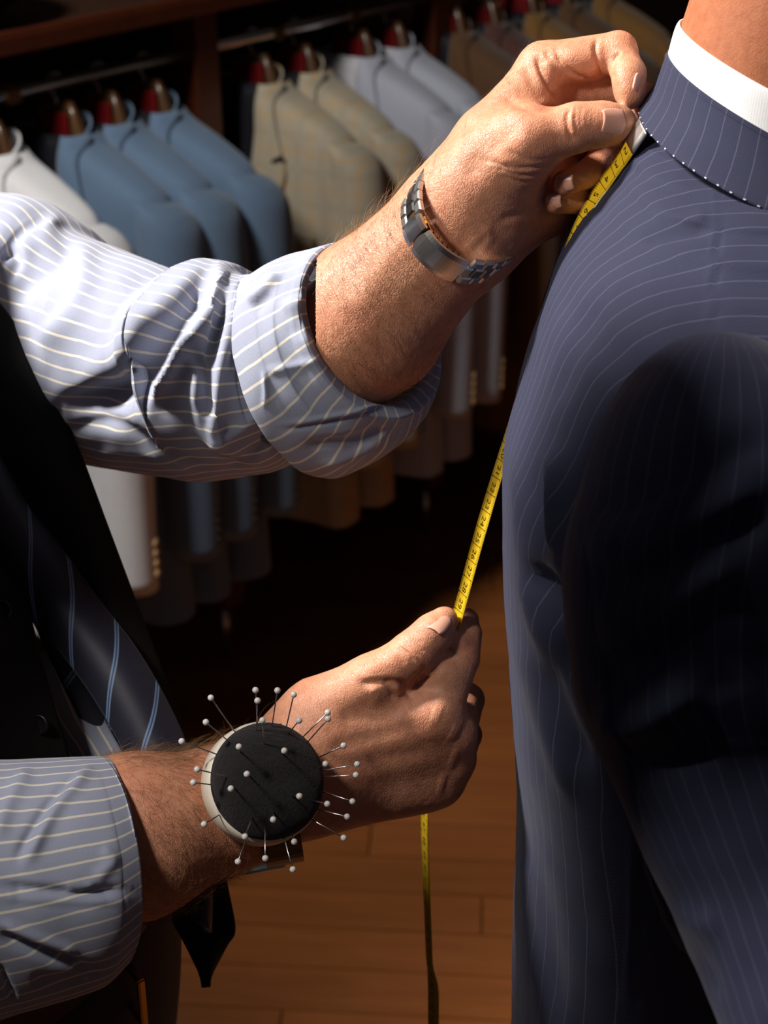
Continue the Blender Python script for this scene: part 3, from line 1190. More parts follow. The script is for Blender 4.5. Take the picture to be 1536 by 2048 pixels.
def nail(V, N, c, tip, length, width, R, lift=0.0002, parent=None, tilt=(0, 0)):
    """c, tip: pixels of the nail's middle and of a point towards the fingertip; sizes in mm"""
    P, n = front_point(V, N, c[0], c[1])
    d = proj(P)[2]
    n = nrm(n + tilt[0] * C_R + tilt[1] * C_U)
    P2, n2 = front_point(V, N, tip[0], tip[1])
    ax = P2 - P
    n = nrm(n - nrm(ax) * (n @ nrm(ax)))
    ax = nrm(ax - n * (ax @ n))
    sd = nrm(np.cross(n, ax))
    L, W, R = length * 5e-4, width * 5e-4, R * 1e-3
    nu, nv = 13, 13
    u = np.linspace(-1, 1, nu)[:, None]
    v = np.linspace(-1, 1, nv)[None, :]
    wf = np.where(u > 0, (1 - np.abs(u) ** 5 * 0.22), (1 - np.abs(u) ** 3 * 0.30))
    ang = v * wf * W / R
    lu = u * L * (1 - 0.10 * v ** 2 * np.sign(u) - 0.0 * v)
    top = P + lu[..., None] * ax + (R * np.sin(ang))[..., None] * sd + ((R * np.cos(ang) - R) + lift - 0.00035 * u ** 2)[..., None] * n
    bot = top - 0.0009 * n
    G = np.concatenate([top.reshape(-1, 3), bot.reshape(-1, 3)])
    f = grid_faces(nu, nv, False)
    fs = [tuple(x) for x in f] + [tuple(x[::-1] + nu * nv) for x in f]
    rim = list(range(nv)) + [i * nv + nv - 1 for i in range(1, nu)] + [(nu - 1) * nv + i for i in range(nv - 2, -1, -1)] + [i * nv for i in range(nu - 2, 0, -1)]
    for i in range(len(rim)):
        a, b = rim[i], rim[(i + 1) % len(rim)]
        fs.append((b, a, a + nu * nv, b + nu * nv))
    return mesh('fingernail', G, fs, M['nail'], parent)


nail(VL, NL, (1229, 243), (1246, 243), 12.5, 15.0, 9.8, .0006, tailor)
nail(VL, NL, (1280, 168), (1278, 182), 9, 8.5, 6.5, -.0001, tailor, (.9, 0))
nail(VL, NL, (1126, 366), (1114, 367), 10, 10, 6.6, .0001, tailor, (-.3, -.1))
nail(VL, NL, (1106, 404), (1096, 405), 8.5, 8.5, 6, .0001, tailor, (-.3, -.2))
nail(VR, NR, (876, 1241), (886, 1228), 13, 14, 9, .0001, tailor, (-.2, .1))


def hairs(V, F, N, n, region, flow, lmin, lmax, rad, seed, spread=0.5, lift=0.35, curl=0.5):
    """thin tapering strands on the skin; region(px,py,normal)->weight, flow: pixel direction of growth"""
    r = np.random.default_rng(seed)
    px, py, d = proj(V)
    w = region(px, py, N)
    w = w / w.sum()
    idx = r.choice(len(V), n, p=w)
    fx, fy = flow
    base = V[idx] + r.normal(0, 2e-4, (n, 3))
    nn = N[idx]
    fl = nrm(fx * C_R - fy * C_U)
    t = fl[None] - nn * (nn @ fl)[:, None]
    t = nrm(nrm(t) + r.normal(0, spread, (n, 3)))
    t = nrm(t - nn * (t * nn).sum(1)[:, None])
    bn = np.cross(nn, t)
    L = r.uniform(lmin, lmax, n) * 1e-3
    cu = r.normal(0, curl, n)
    seg = 6
    s = np.linspace(0, 1, seg)
    up = lift * r.uniform(.5, 1.4, n)
    C = (base[:, None] + t[:, None] * (s[None, :, None] * L[:, None, None])
         + nn[:, None] * ((up[:, None] * s - 0.55 * up[:, None] * s ** 2) * L[:, None])[..., None]
         + bn[:, None] * (cu[:, None] * s ** 2 * L[:, None])[..., None])
    R_ = rad * 1e-3 * (1 - 0.75 * s)
    ang = np.array([0, 2.094, 4.189])
    off = np.cos(ang)[:, None, None] * nn[None] + np.sin(ang)[:, None, None] * bn[None]
    P = C[:, :, None, :] + off.transpose(1, 0, 2)[:, None] * R_[None, :, None, None]
    base_i = (np.arange(n) * seg * 3)[:, None]
    fs = []
    for k in range(seg - 1):
        for a in range(3):
            b = (a + 1) % 3
            fs.append(np.stack([k * 3 + a, k * 3 + b, (k + 1) * 3 + b, (k + 1) * 3 + a])[None] + base_i)
    return P.reshape(-1, 3), np.vstack(fs)


def hair_obj(name, parts, mat):
    V, F, o = [], [], 0
    for v, f in parts:
        V.append(v); F.append(f + o); o += len(v)
    ob = mesh(name, np.vstack(V), np.vstack(F), mat, tailor)
    ob['kind'] = 'stuff'
    return ob


def in_box(px, py, x0, x1, y0, y1, soft=25):
    s = lambda t: 1 / (1 + np.exp(-t / soft))
    return s(px - x0) * s(x1 - px) * s(py - y0) * s(y1 - py)


regA = lambda x, y, N: in_box(x, y, 660, 860, 380, 800)                      # left forearm
regB = lambda x, y, N: in_box(x, y, 830, 1010, 300, 480) * 0.6 + in_box(x, y, 950, 1090, 60, 200, 12) * (N @ C_U > 0.45) * 0.5
regC = lambda x, y, N: in_box(x, y, 225, 470, 1470, 1850)                     # right forearm
regE = lambda x, y, N: in_box(x, y, 560, 760, 1600, 1680, 12)                  # little-finger side of right hand
edge = lambda reg: (lambda x, y, N: reg(x, y, N) * (np.abs((N * nrm(CAM - at(700, 900, .9))).sum(1)) < 0.42))
hair_obj('arm_hair', [
    hairs(VL, FL, NL, 1300, regA, (0.35, 0.9), 5, 12, .062, 1, .35, .3),
    hairs(VL, FL, NL, 330, edge(regA), (0.2, -0.9), 8, 17, .06, 2, .5, .7),
    hairs(VR, FR, NR, 1500, regC, (0.7, 0.8), 6, 13, .062, 4, .4, .3),
    hairs(VR, FR, NR, 420, edge(regC), (0.9, -0.5), 9, 19, .06, 5, .5, .7)], M['hair'])
hair_obj('arm_hair', [
    hairs(VL, FL, NL, 1100, regA, (0.35, 0.9), 5, 11, .052, 11, .35, .3),
    hairs(VL, FL, NL, 260, regB, (0.7, -0.3), 6, 13, .052, 12, .6, .35),
    hairs(VR, FR, NR, 1300, regC, (0.7, 0.8), 6, 12, .052, 14, .4, .3),
    hairs(VR, FR, NR, 500, edge(regC), (0.6, 0.7), 6, 13, .052, 15, .5, .6),
    hairs(VR, FR, NR, 220, regE, (0.9, 0.5), 4, 8, .035, 16, .5, .6)], M['hair_dark'])


# ------------------------------------------------------------------ wristwatch on the left wrist
Wc = at(937, 429, .874)
WA = at(937 + 85, 429 + 90, .874) - Wc
WB = at(937 - 76, 429 + 72, .874 - .034) - Wc
Wax = nrm(np.cross(WA, WB))
if Wax @ (at(1000, 300, .87) - Wc) < 0: Wax = -Wax
watch = empty('wristwatch', Wc - V3(0, 0, .04), 'steel link-bracelet wristwatch with folding clasp on the raised wrist', 'watch')


def wpos(th):
    return Wc + WA * math.cos(th) + WB * math.sin(th)


def wframe(th):
    P = wpos(th)
    T = nrm(-WA * math.sin(th) + WB * math.cos(th))
    O = nrm(np.cross(T, Wax))
    if O @ (P - Wc) < 0: O = -O
    return P, T, O


# arc-length table
ths = np.linspace(0, 2 * math.pi, 721)
wp = np.array([wpos(t) for t in ths])
ws = np.r_[0, np.cumsum(np.linalg.norm(np.diff(wp, axis=0), axis=1))]
th_at = lambda s: float(np.interp(s % ws[-1], ws, ths))
s_of = lambda deg: float(np.interp(math.radians(deg), ths, ws))
clasp0, clasp1 = s_of(58), s_of(121)
case0, case1 = s_of(232), s_of(302)
pitch = 0.0074
s = clasp1 + pitch * .5
k = 0
while s < clasp0 + ws[-1] - pitch * .4:
    sm = s % ws[-1]
    if not (case0 - .002 < sm < case1 + .002):
        for off, hw, dz in ((-.0066, .0026, 0), (0, .0036, .5), (.0066, .0026, 0)):
            P, T, O = wframe(th_at(s + dz * pitch))
            if dz and (clasp0 - .001 < (s + dz * pitch) % ws[-1] < clasp1): continue
            v, f = box_v(P + Wax * off, T, Wax, O, pitch * .45, hw, .0014, .0009)
            o = mesh('bracelet_link', v, f, M['steel'] if dz == 0 else M['steel_dark'], watch, smooth=False)
    s += pitch
    k += 1


def curved_plate(name, s0, s1, half, lift, th, mat, notch=0.0, n=14):
    V, F = [], []
    for i in range(n + 1):
        P, T, O = wframe(th_at(s0 + (s1 - s0) * i / n))
        for y in np.linspace(-1, 1, 7):
            e = 0
            if i == n: e = notch * (0.5 + 0.5 * math.cos(y * math.pi * 1.0))
            if i == 0: e = 0
            b = 0.0006 * abs(y) ** 6
            V.append(P + Wax * half * y + O * (lift + th - b) + T * e)
    for i in range(n + 1):
        P, T, O = wframe(th_at(s0 + (s1 - s0) * i / n))
        for y in np.linspace(-1, 1, 7):
            V.append(P + Wax * half * y + O * lift)
    m = (n + 1) * 7
    f = grid_faces(n + 1, 7, False)
    fs = [tuple(x[::-1]) for x in f] + [tuple(x + m) for x in f]
    rim = list(range(7)) + [i * 7 + 6 for i in range(1, n + 1)] + [n * 7 + i for i in range(5, -1, -1)] + [i * 7 for i in range(n - 1, 0, -1)]
    for i in range(len(rim)):
        a, b = rim[i], rim[(i + 1) % len(rim)]
        fs.append((a, b, b + m, a + m))
    return mesh(name, V, fs, mat, watch, smooth=False)


cl = curved_plate('clasp', clasp0, clasp0 + .0265, .0086, .0004, .0022, M['steel'], .002)
curved_plate('clasp_lock', clasp0 + .0285, clasp1 - .0015, .0082, .0006, .0024, M['steel_dark'], .002)
curved_plate('clasp_blade', clasp0 + .003, clasp1 - .002, .0074, -.0022, .0012, M['gold'])
# small adjustment holes along the clasp's side
for i in range(6):
    P, T, O = wframe(th_at(clasp0 + .006 + i * .0038))
    v, f = box_v(P + Wax * .0075 + O * -.0016, T, O, Wax, .0005, .0005, .0004)
    mesh('adjustment_hole', v, f, M['black'], watch, smooth=False)
# case and dial on the far side
P, T, O = wframe(th_at((case0 + case1) / 2))
P = P + O * .002


v, f = disc(P - O * .002, O, T, .0185, .0175, .008)
case = mesh('watch_case', v, f, M['steel'], watch, smooth=False)
v, f = disc(P + O * .0061, O, T, .0155, .0155, .0004)
mesh('dial', v, f, simple('watch_dial', (.02, .02, .03), .3), case, smooth=False)
v, f = disc(P + Wax * .019 + O * .002, Wax, O, .0028, .0026, .003, 16)
mesh('crown', v, f, M['steel_dark'], case, smooth=False)

# ------------------------------------------------------------------ pincushion on the right wrist
t = NT('black_felt')
n1 = t.noise(420, 5, rough=0.7)
n2 = t.noise(1400, 3)
t.color(t.mix(n1, srgb(14, 12, 14), srgb(36, 31, 33)))
t.bump(t.math('ADD', n1, t.math('MULTIPLY', n2, 0.4)), 1.0, 0.0016)
t.set(Roughness=0.95, Sheen_Weight=0.08, Sheen_Roughness=0.5)
M['felt'] = t.m
M['cream_plastic'] = simple('cream_plastic', srgb(232, 224, 206), 0.4, var=0.06, scale=300)
M['pin_head'] = simple('white_glass', srgb(238, 236, 232), 0.25)
CD = .846 * 1.012
Cc = at(533, 1563, CD)
c_ax = nrm(-C_F + 0.40 * C_R + 0.34 * C_U)
c_x = nrm(np.cross(C_U, c_ax))
c_y = np.cross(c_ax, c_x)
CR = 117 / FPX * CD
cush = empty('wrist_pincushion', Cc - c_ax * .012, 'round black felt pincushion on a cream base strapped to the forearm', 'pincushion')


prof = [(CR * .90, -.003), (CR * .985, -.001), (CR, .002)]
for a in np.linspace(0.08, 0.5 * math.pi - .02, 22):
    prof.append((CR * math.cos(a) ** 0.75, .002 + .0165 * math.sin(a)))
Vc, Fc = revolve(Cc, c_ax, c_x, c_y, prof)
Vc = Vc + c_ax * (vnoise(Vc * 130, 4) * .0006)[:, None]
mesh('cushion', Vc, Fc, M['felt'], cush)
Vb, Fb = revolve(Cc, c_ax, c_x, c_y, [(CR * .80, -.0165), (CR * .985, -.0155), (CR * 1.055, -.0115), (CR * 1.045, -.002), (CR * 1.0, .0006), (CR * .9, .0008)])
mesh('base', Vb, Fb, M['cream_plastic'], cush)
# strap round the wrist
st_c = at(548, 1588, .858 * RS)
sA = at(548 - 22, 1588 - 132, .858 * RS) - st_c
sB = at(548, 1588, (.858 - .034) * RS) - st_c
s_ax = nrm(np.cross(sA, sB))
if s_ax @ C_R < 0: s_ax = -s_ax


def strap(name, a0, a1, half, grow, th, mat, par, nseg=48, shift=0.0):
    V = []
    for i in range(nseg + 1):
        a = math.radians(a0 + (a1 - a0) * i / nseg)
        q = sA * math.cos(a) + sB * math.sin(a)
        o = nrm(q)
        for w, g in ((-1, 0), (1, 0), (1, th), (-1, th)):
            V.append(st_c + q + o * (grow + g) + s_ax * (half * w + shift))
    f = [tuple(q) for q in grid_faces(nseg + 1, 4, True)] + [(0, 1, 2, 3), tuple(nseg * 4 + k for k in (3, 2, 1, 0))]
    return mesh(name, V, f, mat, par, smooth=False)


sp = strap('strap', 20, 345, .0105, .0005, .0022, M['black'], cush)
strap('strap_end', 183, 215, .0115, .003, .0012, M['steel'], cush, shift=-.012)

# pins
pins = [((608, 152), (725, 330)), ((581, 286), (715, 385)), ((448, 391), (640, 462)), ((533, 545), (690, 580)), ((512, 617), (600, 620)),
        ((571, 846), (660, 790)), ((762, 421), (775, 445)), ((806, 571), (815, 585)), ((718, 651), (735, 650)), ((853, 110), (862, 310)),
        ((864, 168), (865, 325)), ((891, 276), (905, 410)), ((973, 112), (943, 310)), ((1063, 135), (1022, 320)), ((1092, 277), (1035, 345)),
        ((1011, 443), (1005, 455)), ((1249, 234), (1107, 384)), ((1250, 268), (1143, 404)), ((1336, 415), (1195, 484)), ((1237, 515), (1165, 552)),
        ((1411, 517), (1220, 555)), ((1404, 576), (1225, 590)), ((1094, 692), (1040, 680)), ((1247, 735), (1150, 712)), ((1385, 721), (1230, 673)),
        ((1355, 805), (1200, 763)), ((1337, 921), (1160, 817)), ((950, 821), (950, 770)), ((1066, 942), (1055, 870)), ((1058, 1094), (1015, 925)),
        ((907, 1033), (900, 870)), ((795, 914), (825, 810)), ((757, 1051), (793, 925))]
pin_lab = ['at ten o\'clock, the outermost one up there', 'at ten o\'clock, bent lower than its longer neighbour', 'furthest left, near the shirt cuff', 'at nine o\'clock, the upper of two close together',
           'at nine o\'clock, the lower of two close together', 'alone at eight o\'clock over the cream base', 'seen head-on in the upper left of the cushion',
           'seen head-on just left of the cushion\'s middle', 'seen head-on low on the cushion\'s left side', 'at twelve o\'clock, the topmost head of all', 'at twelve o\'clock, just below the topmost head',
           'low over the top rim of the cushion', 'standing upright just right of the topmost two', 'leaning right in front of the hand\'s edge at half past twelve', 'short-looking at one o\'clock close to the rim',
           'seen head-on in the upper right of the cushion', 'at half past one, the upper head of a parallel pair', 'at half past one, the lower head of a parallel pair', 'alone at two o\'clock pointing at the knuckles',
           'with its head just off the right rim', 'at three o\'clock, the upper of two level ones', 'at three o\'clock, the lower of two level ones', 'seen head-on right of the cushion\'s middle', 'short-looking over the lower right rim',
           'at half past three against the dark hand', 'at four o\'clock against the dark hand', 'at half past four pointing down right', 'seen head-on low in the middle of the cushion',
           'short-looking just under the rim at half past five', 'lowest of all, hanging below the strap', 'pointing straight down across the cream base', 'with its head on the cream base at the bottom left', 'at half past six with its head over the strap']
Mpin = simple('pin_steel', (.75, .74, .72), .2, 1.0)


def cushion_hit(px, py):
    """where the view ray meets the cushion dome"""
    x, y, d = proj(Vc)
    N = nrm(Vc - (Cc - c_ax * .02))
    m = ((N * nrm(CAM - Vc)).sum(1) > -0.1)
    i = np.where(m)[0]
    k = i[np.argmin(np.hypot(x[i] - px, y[i] - py))]
    return Vc[k]


for (h, e), lab in zip(pins, pin_lab):
    hx, hy = 200 + h[0] / 2.743, 1340 + h[1] / 2.743
    ex, ey = 200 + e[0] / 2.743, 1340 + e[1] / 2.743
    E = cushion_hit(ex, ey)
    d = proj(E)[2]
    lat = math.hypot(hx - ex, hy - ey) / FPX * d
    L = max(.0235, lat * 1.05)
    Hd = d - math.sqrt(max(L * L - lat * lat, 0))
    H = at(hx, hy, Hd)
    ax = nrm(H - E)
    x = nrm(np.cross(ax, C_U + .3 * C_R)); y = np.cross(ax, x)
    E2 = E - ax * .006
    p = empty('pin', E, 'white-headed pin ' + lab, 'pin', 'white-headed pins in the pincushion')
    v, f = revolve(E2, ax, x, y, [(.0001, 0), (.00036, .002), (.00036, np.linalg.norm(H - E2))], 8)
    mesh('shaft', v, f, Mpin, p)
    r = .0017
    v, f = revolve(H, ax, x, y, [(r * math.sin(a), -r * math.cos(a)) for a in np.linspace(.12, math.pi - .12, 10)], 16)
    mesh('head', v, f, M['pin_head'], p)

# ------------------------------------------------------------------ tailor's clothes
def loft(stations, nR, nN, expo=2.0, inner=0):
    """stations: (top px, top py, bottom px, bottom py, d, thickness ratio[, d_bottom])"""
    S = np.array([list(s) + ([s[4]] if len(s) == 6 else []) for s in stations], float)
    Q = spl(S, nR)
    T = np.array([at(q[0], q[1], q[4]) for q in Q])
    B = np.array([at(q[2], q[3], q[6]) for q in Q])
    C = (T + B) / 2
    Mv = (T - B) / 2
    tan = nrm(np.gradient(C, axis=0))
    if inner:
        k = int((len(stations) - 1 - inner) / (len(stations) - 1) * (nR - 1)) - 2
        tan[k:] = nrm(tan[max(0, k - nR // 12):k].mean(0))
    nv = nrm(np.cross(tan, Mv))
    sg = np.sign((nv * (CAM - C)).sum(1))[:, None]
    nv = nv * sg * np.linalg.norm(Mv, axis=1, keepdims=True) * Q[:, 5:6]
    th = np.linspace(0, 2 * math.pi, nN, endpoint=False)
    ce = np.sign(np.cos(th)) * np.abs(np.cos(th)) ** (2 / expo)
    se = np.sign(np.sin(th)) * np.abs(np.sin(th)) ** (2 / expo)
    G = C[:, None] + Mv[:, None] * ce[None, :, None] + nv[:, None] * se[None, :, None]
    return G, C, th


def grid_obj(name, G, mat, parent, R0=None, closed=True, strokes=(), wr=0.0, seed=0, uv=None, caps=False, thick=0.0, twist=0.0):
    R, N, _ = G.shape
    nm = grid_normals(G, closed)
    if closed:
        ctr = G.mean(1, keepdims=True)
        if ((nm * (G - ctr)).sum(-1)).mean() < 0: nm = -nm
    V, Nn = G.reshape(-1, 3), nm.reshape(-1, 3)
    if wr:
        V = V + Nn * (wr * (vnoise(V * 28, seed) * 0.6 + vnoise(V * 70, seed + 1) * 0.4))[:, None]
    if len(strokes): V = sculpt(V, Nn, strokes)
    if uv is None:
        seglen = np.r_[0, np.cumsum(np.linalg.norm(np.diff(G.mean(1), axis=0), axis=1))]
        th = np.linspace(0, 2 * math.pi, N, endpoint=False)
        th = np.where(th > math.pi, th - 2 * math.pi, th)
        r0 = R0 or 0.06
        uv = np.stack([np.broadcast_to(th * r0, (R, N)) + twist * seglen[:, None], np.broadcast_to(seglen[:, None], (R, N))], -1)
    f = grid_faces(R, N, closed)
    if ((np.cross(V[f[0][1]] - V[f[0][0]], V[f[0][3]] - V[f[0][0]])) @ Nn[f[0][0]]) < 0: f = f[:, ::-1]
    o = mesh(name, V, f, mat, parent, uv=uv.reshape(-1, 2))
    if thick:
        m = o.modifiers.new('solid', 'SOLIDIFY')
        m.thickness = thick
        m.offset = -1
    return o


UP = [(-190, 440, -130, 1010, 1.10, .75), (-80, 390, -20, 965, 1.09, .75), (0, 386, 70, 935, 1.08, .75), (73, 400, 120, 925, 1.065, .78), (112, 428, 162, 925, 1.055, .8),
      (140, 464, 200, 933, 1.045, .82), (200, 487, 250, 941, 1.03, .86), (252, 511, 300, 949, 1.015, .9), (314, 534, 350, 955, .997, .94), (362, 552, 390, 961, .983, .98),
      (390, 532, 412, 962, .976, 1.0), (414, 517, 440, 960, .970, 1.0), (448, 525, 478, 953, .96, 1.0), (478, 548, 515, 949, .956, .98), (510, 552, 562, 938, .953, .94),
      (545, 556, 612, 908, .948, .9), (600, 560, 690, 860, .935, .85)]
UPS = [
    ([(60, 640), (200, 640), (300, 600)], 70, 70, 5),
    ([(123, 806), (224, 774), (285, 712), (336, 640), (392, 567), (418, 530)], 50, 16, -13),    # deep elbow fold
    ([(150, 760), (240, 715), (290, 650), (340, 580)], 40, 40, 4),
    ([(440, 520), (425, 600), (392, 665), (364, 690), (335, 750), (300, 815)], 11, 24, 11),
    ([(364, 690), (390, 741), (398, 808), (416, 866), (504, 922)], 15, 22, 5),
    ([(385, 700), (412, 760), (418, 830)], 16, 12, -5),
    ([(474, 560), (468, 620), (446, 720), (431, 830), (436, 900)], 14, 20, 6),
    ([(452, 590), (430, 680), (412, 740)], 12, 12, -3),
    ([(300, 815), (355, 760), (385, 700)], 26, 14, -4),
    ([(112, 430), (92, 470), (58, 490), (14, 560)], 18, 22, 5), ([(150, 475), (120, 520), (70, 560), (20, 590)], 22, 22, -4),
    ([(150, 480), (170, 540), (160, 620), (90, 690)], 20, 26, 4), ([(0, 515), (30, 510), (38, 530), (10, 560)], 10, 10, -5),
    ([(120, 860), (230, 850), (330, 900), (420, 940)], 16, 12, -3), ([(180, 905), (300, 915), (400, 945)], 12, 12, 2.5),
    ([(455, 930), (520, 890), (560, 850)], 14, 14, -3), ([(500, 560), (492, 610), (500, 640)], 6, 8, -4),
    ([(455, 640), (500, 690)], 6, 6, 1.5), ([(420, 880), (480, 860), (530, 810)], 12, 12, 3),
]
G, C_, th_ = loft(UP, 260, 220)
shirt_l = grid_obj('shirt_sleeve', G, M['shirt'], tailor, .064, strokes=UPS, wr=.0018, seed=21)
# rolled cuff, folded back over the sleeve
CU = [(505, 556, 600, 905, .953, .9), (499, 549, 612, 930, .953, .97), (518, 545, 650, 951, .95, 1.0), (556, 521, 695, 951, .943, 1.0), (595, 503, 745, 925, .934, 1.0), (636, 492, 786, 890, .923, 1.0),
      (668, 484, 812, 842, .912, .98), (674, 485, 816, 833, .910, .965), (676, 490, 812, 824, .910, .94), (668, 505, 800, 805, .914, .9), (640, 530, 770, 800, .925, .86)]
CUS = [([(494, 606), (520, 590), (560, 548)], 7, 14, 3.5), ([(505, 625), (545, 585)], 12, 12, -1.5), ([(528, 745), (532, 790), (528, 815)], 4, 5, 1.6),
       ([(530, 745), (580, 735), (640, 720)], 8, 8, 1.2), ([(560, 860), (680, 838), (770, 815)], 4, 5, -1.6), ([(562, 852), (680, 830), (775, 806)], 6, 4, 1.6),
       ([(610, 890), (700, 880), (770, 850)], 14, 10, -3), ([(640, 930), (720, 905), (790, 850)], 10, 10, 3), ([(560, 620), (600, 600), (650, 590)], 16, 12, 2),
       ([(590, 560), (610, 610), (590, 680)], 20, 20, -2), ([(680, 960), (740, 915), (800, 850)], 8, 8, -2.5)]
G, C_, th_ = loft(CU, 150, 220, inner=4)
grid_obj('shirt_cuff', G, M['shirt'], tailor, .054, strokes=CUS, wr=.0014, seed=31, twist=.12)

RSL = RS
LO = [(-260, 1500, -230, 2080, .80, 1.0), (-120, 1512, -100, 2060, .80, 1.0), (-20, 1519, 0, 2030, .805, 1.0), (60, 1518, 80, 2008, .81, 1.0), (130, 1513, 150, 1985, .815, .98),
      (175, 1513, 200, 1962, .82, .95), (205, 1514, 236, 1925, .824, .92), (213, 1518, 244, 1900, .826, .9), (212, 1530, 244, 1880, .827, .86), (190, 1545, 225, 1850, .824, .8)]
LOS = [([(0, 1771), (124, 1784), (185, 1783), (250, 1778)], 24, 9, -4.5), ([(-20, 1790), (124, 1800), (250, 1800)], 10, 16, 2.5),
       ([(182, 1530), (114, 1610), (49, 1727)], 10, 14, 3), ([(160, 1545), (90, 1620), (30, 1720)], 9, 9, -2.5), ([(60, 1530), (20, 1600), (-10, 1680)], 16, 16, 2),
       ([(0, 1864), (65, 1893), (156, 1926), (180, 1930)], 14, 6, -6), ([(0, 1845), (80, 1878), (160, 1905)], 10, 10, 3),
       ([(0, 1932), (14, 1965), (30, 2000)], 8, 5, -5), ([(130, 1780), (160, 1778), (190, 1770)], 6, 6, 2.2), ([(200, 1700), (225, 1720), (190, 1760)], 12, 12, 2), ([(60, 1960), (140, 1960), (210, 1930)], 14, 14, -2)]
LO = [(a, b, c, d, e * RSL, f) for a, b, c, d, e, f in LO]
G, C_, th_ = loft(LO, 200, 220, inner=3)
grid_obj('shirt_sleeve', G, M['shirt'], tailor, .070, strokes=LOS, wr=.0012, seed=41, twist=.03)


def patch(name, rows, mat, parent, nu=80, nv=24, bulge=0.0, thick=.002, uvs=None, ripple=0.0, strokes=()):
    """rows: list of control rows, each row a list of (px,py,d); splined both ways"""
    A = np.array([[at(*p) for p in r] for r in rows])
    A = np.stack([spl(A[:, j], nu) for j in range(A.shape[1])], 1)
    A = np.stack([spl(A[i], nv) for i in range(nu)], 0)
    w = np.linspace(-1, 1, nv)
    nm = grid_normals(A, False)
    sg = np.sign((nm * (CAM - A)).sum(-1).mean())
    A = A + nm * sg * (bulge * (1 - w ** 2))[None, :, None]
    L = np.r_[0, np.cumsum(np.linalg.norm(np.diff(A[:, nv // 2], axis=0), axis=1))]
    Wd = np.linalg.norm(np.diff(A, axis=1), axis=2).sum(1).mean()
    if uvs is None:
        uv = np.stack(np.broadcast_arrays((w[None] + 1) / 2 * Wd, L[:, None]), -1)
    else:
        uv = uvs((w[None] + 1) / 2, L[:, None])
    V = A.reshape(-1, 3)
    if len(strokes): V = sculpt(V, (nm * sg).reshape(-1, 3), strokes)
    f = grid_faces(nu, nv, False)
    if (np.cross(V[f[0][1]] - V[f[0][0]], V[f[0][3]] - V[f[0][0]])) @ (CAM - V[0]) < 0: f = f[:, ::-1]
    o = mesh(name, V, f, mat, parent, uv=uv.reshape(-1, 2))
    m = o.modifiers.new('solid', 'SOLIDIFY')
    m.thickness = thick
    m.offset = -1
    return o


# tie cloth: dark navy with doubled pale blue lines
t = NT('striped_tie_silk')
u, v = t.uvxy()
n2 = t.noise(900, 2)
c = t.mix(n2, srgb(17, 17, 32), srgb(25, 25, 44))
blue = t.stripe(v, .042, .0021, .2)
core = t.stripe(v, .042, .0007, .3)
c = t.mix(t.math('MULTIPLY', blue, .85), c, srgb(112, 138, 168))
c = t.mix(core, c, srgb(44, 62, 100))
t.color(c)
t.bump(n2, .15, .0003)
t.set(Roughness=.55, Sheen_Weight=.1)
M['tie'] = t.m

tie_r = [(-60, 790), (0, 890), (60, 1000), (120, 1090), (200, 1200), (270, 1290), (330, 1390), (380, 1500), (410, 1620), (425, 1750), (424, 1866)]
tie_l = [(-120, 960), (-40, 1070), (20, 1175), (80, 1255), (140, 1330), (195, 1410), (245, 1500), (290, 1600), (330, 1720), (355, 1790), (368, 1826)]
td = [.985, .98, .975, .97, .965, .96, .955, .95, .948, .946, .945]
tie_uv = lambda w, L: np.stack(np.broadcast_arrays(w * .05 + L * 0, L + w * .030), -1)
patch('necktie', [[(l[0], l[1], d - .012), ((l[0] + r[0]) / 2, (l[1] + r[1]) / 2, d - .012), (r[0], r[1], d)] for l, r, d in zip(tie_l, tie_r, td)], M['tie'], tailor, 140, 30, .004, .004, tie_uv)
tail_l = [(-60, 1090), (20, 1190), (62, 1240), (92, 1300), (120, 1360), (155, 1430), (190, 1510), (230, 1600), (270, 1700)]
patch('necktie_tail', [[(x, y, .978), (x + 45, y + 10, .98), (x + 90, y + 20, .985)] for x, y in tail_l], M['tie'], tailor, 90, 12, .001, .003, tie_uv)

# waistcoat, far front panel hanging beyond the tie
out = [(-70, 520), (0, 606), (60, 690), (110, 790), (160, 900), (220, 1060), (280, 1220), (330, 1350), (380, 1500), (428, 1650), (462, 1800), (471, 1862), (456, 1890), (441, 1918), (427, 1945), (412, 1973)]
inn = [(-160, 800), (-60, 900), (0, 960), (60, 1040), (110, 1120), (170, 1240), (220, 1350), (265, 1460), (300, 1570), (325, 1680), (340, 1780), (345, 1842), (361, 1874), (378, 1907), (394, 1940), (411, 1973)]
od = [1.0, .995, .99, .985, .985, .985, .985, .985, .985, .982, .98, .98, .98, .98, .98, .98]
vest_far = patch('waistcoat_front', [[(i[0], i[1], d - .012), ((i[0] + o[0]) / 2, (i[1] + o[1]) / 2, d - .014), (o[0], o[1], d)] for i, o, d in zip(inn, out, od)], M['vest'], tailor, 120, 24, .003, .003)
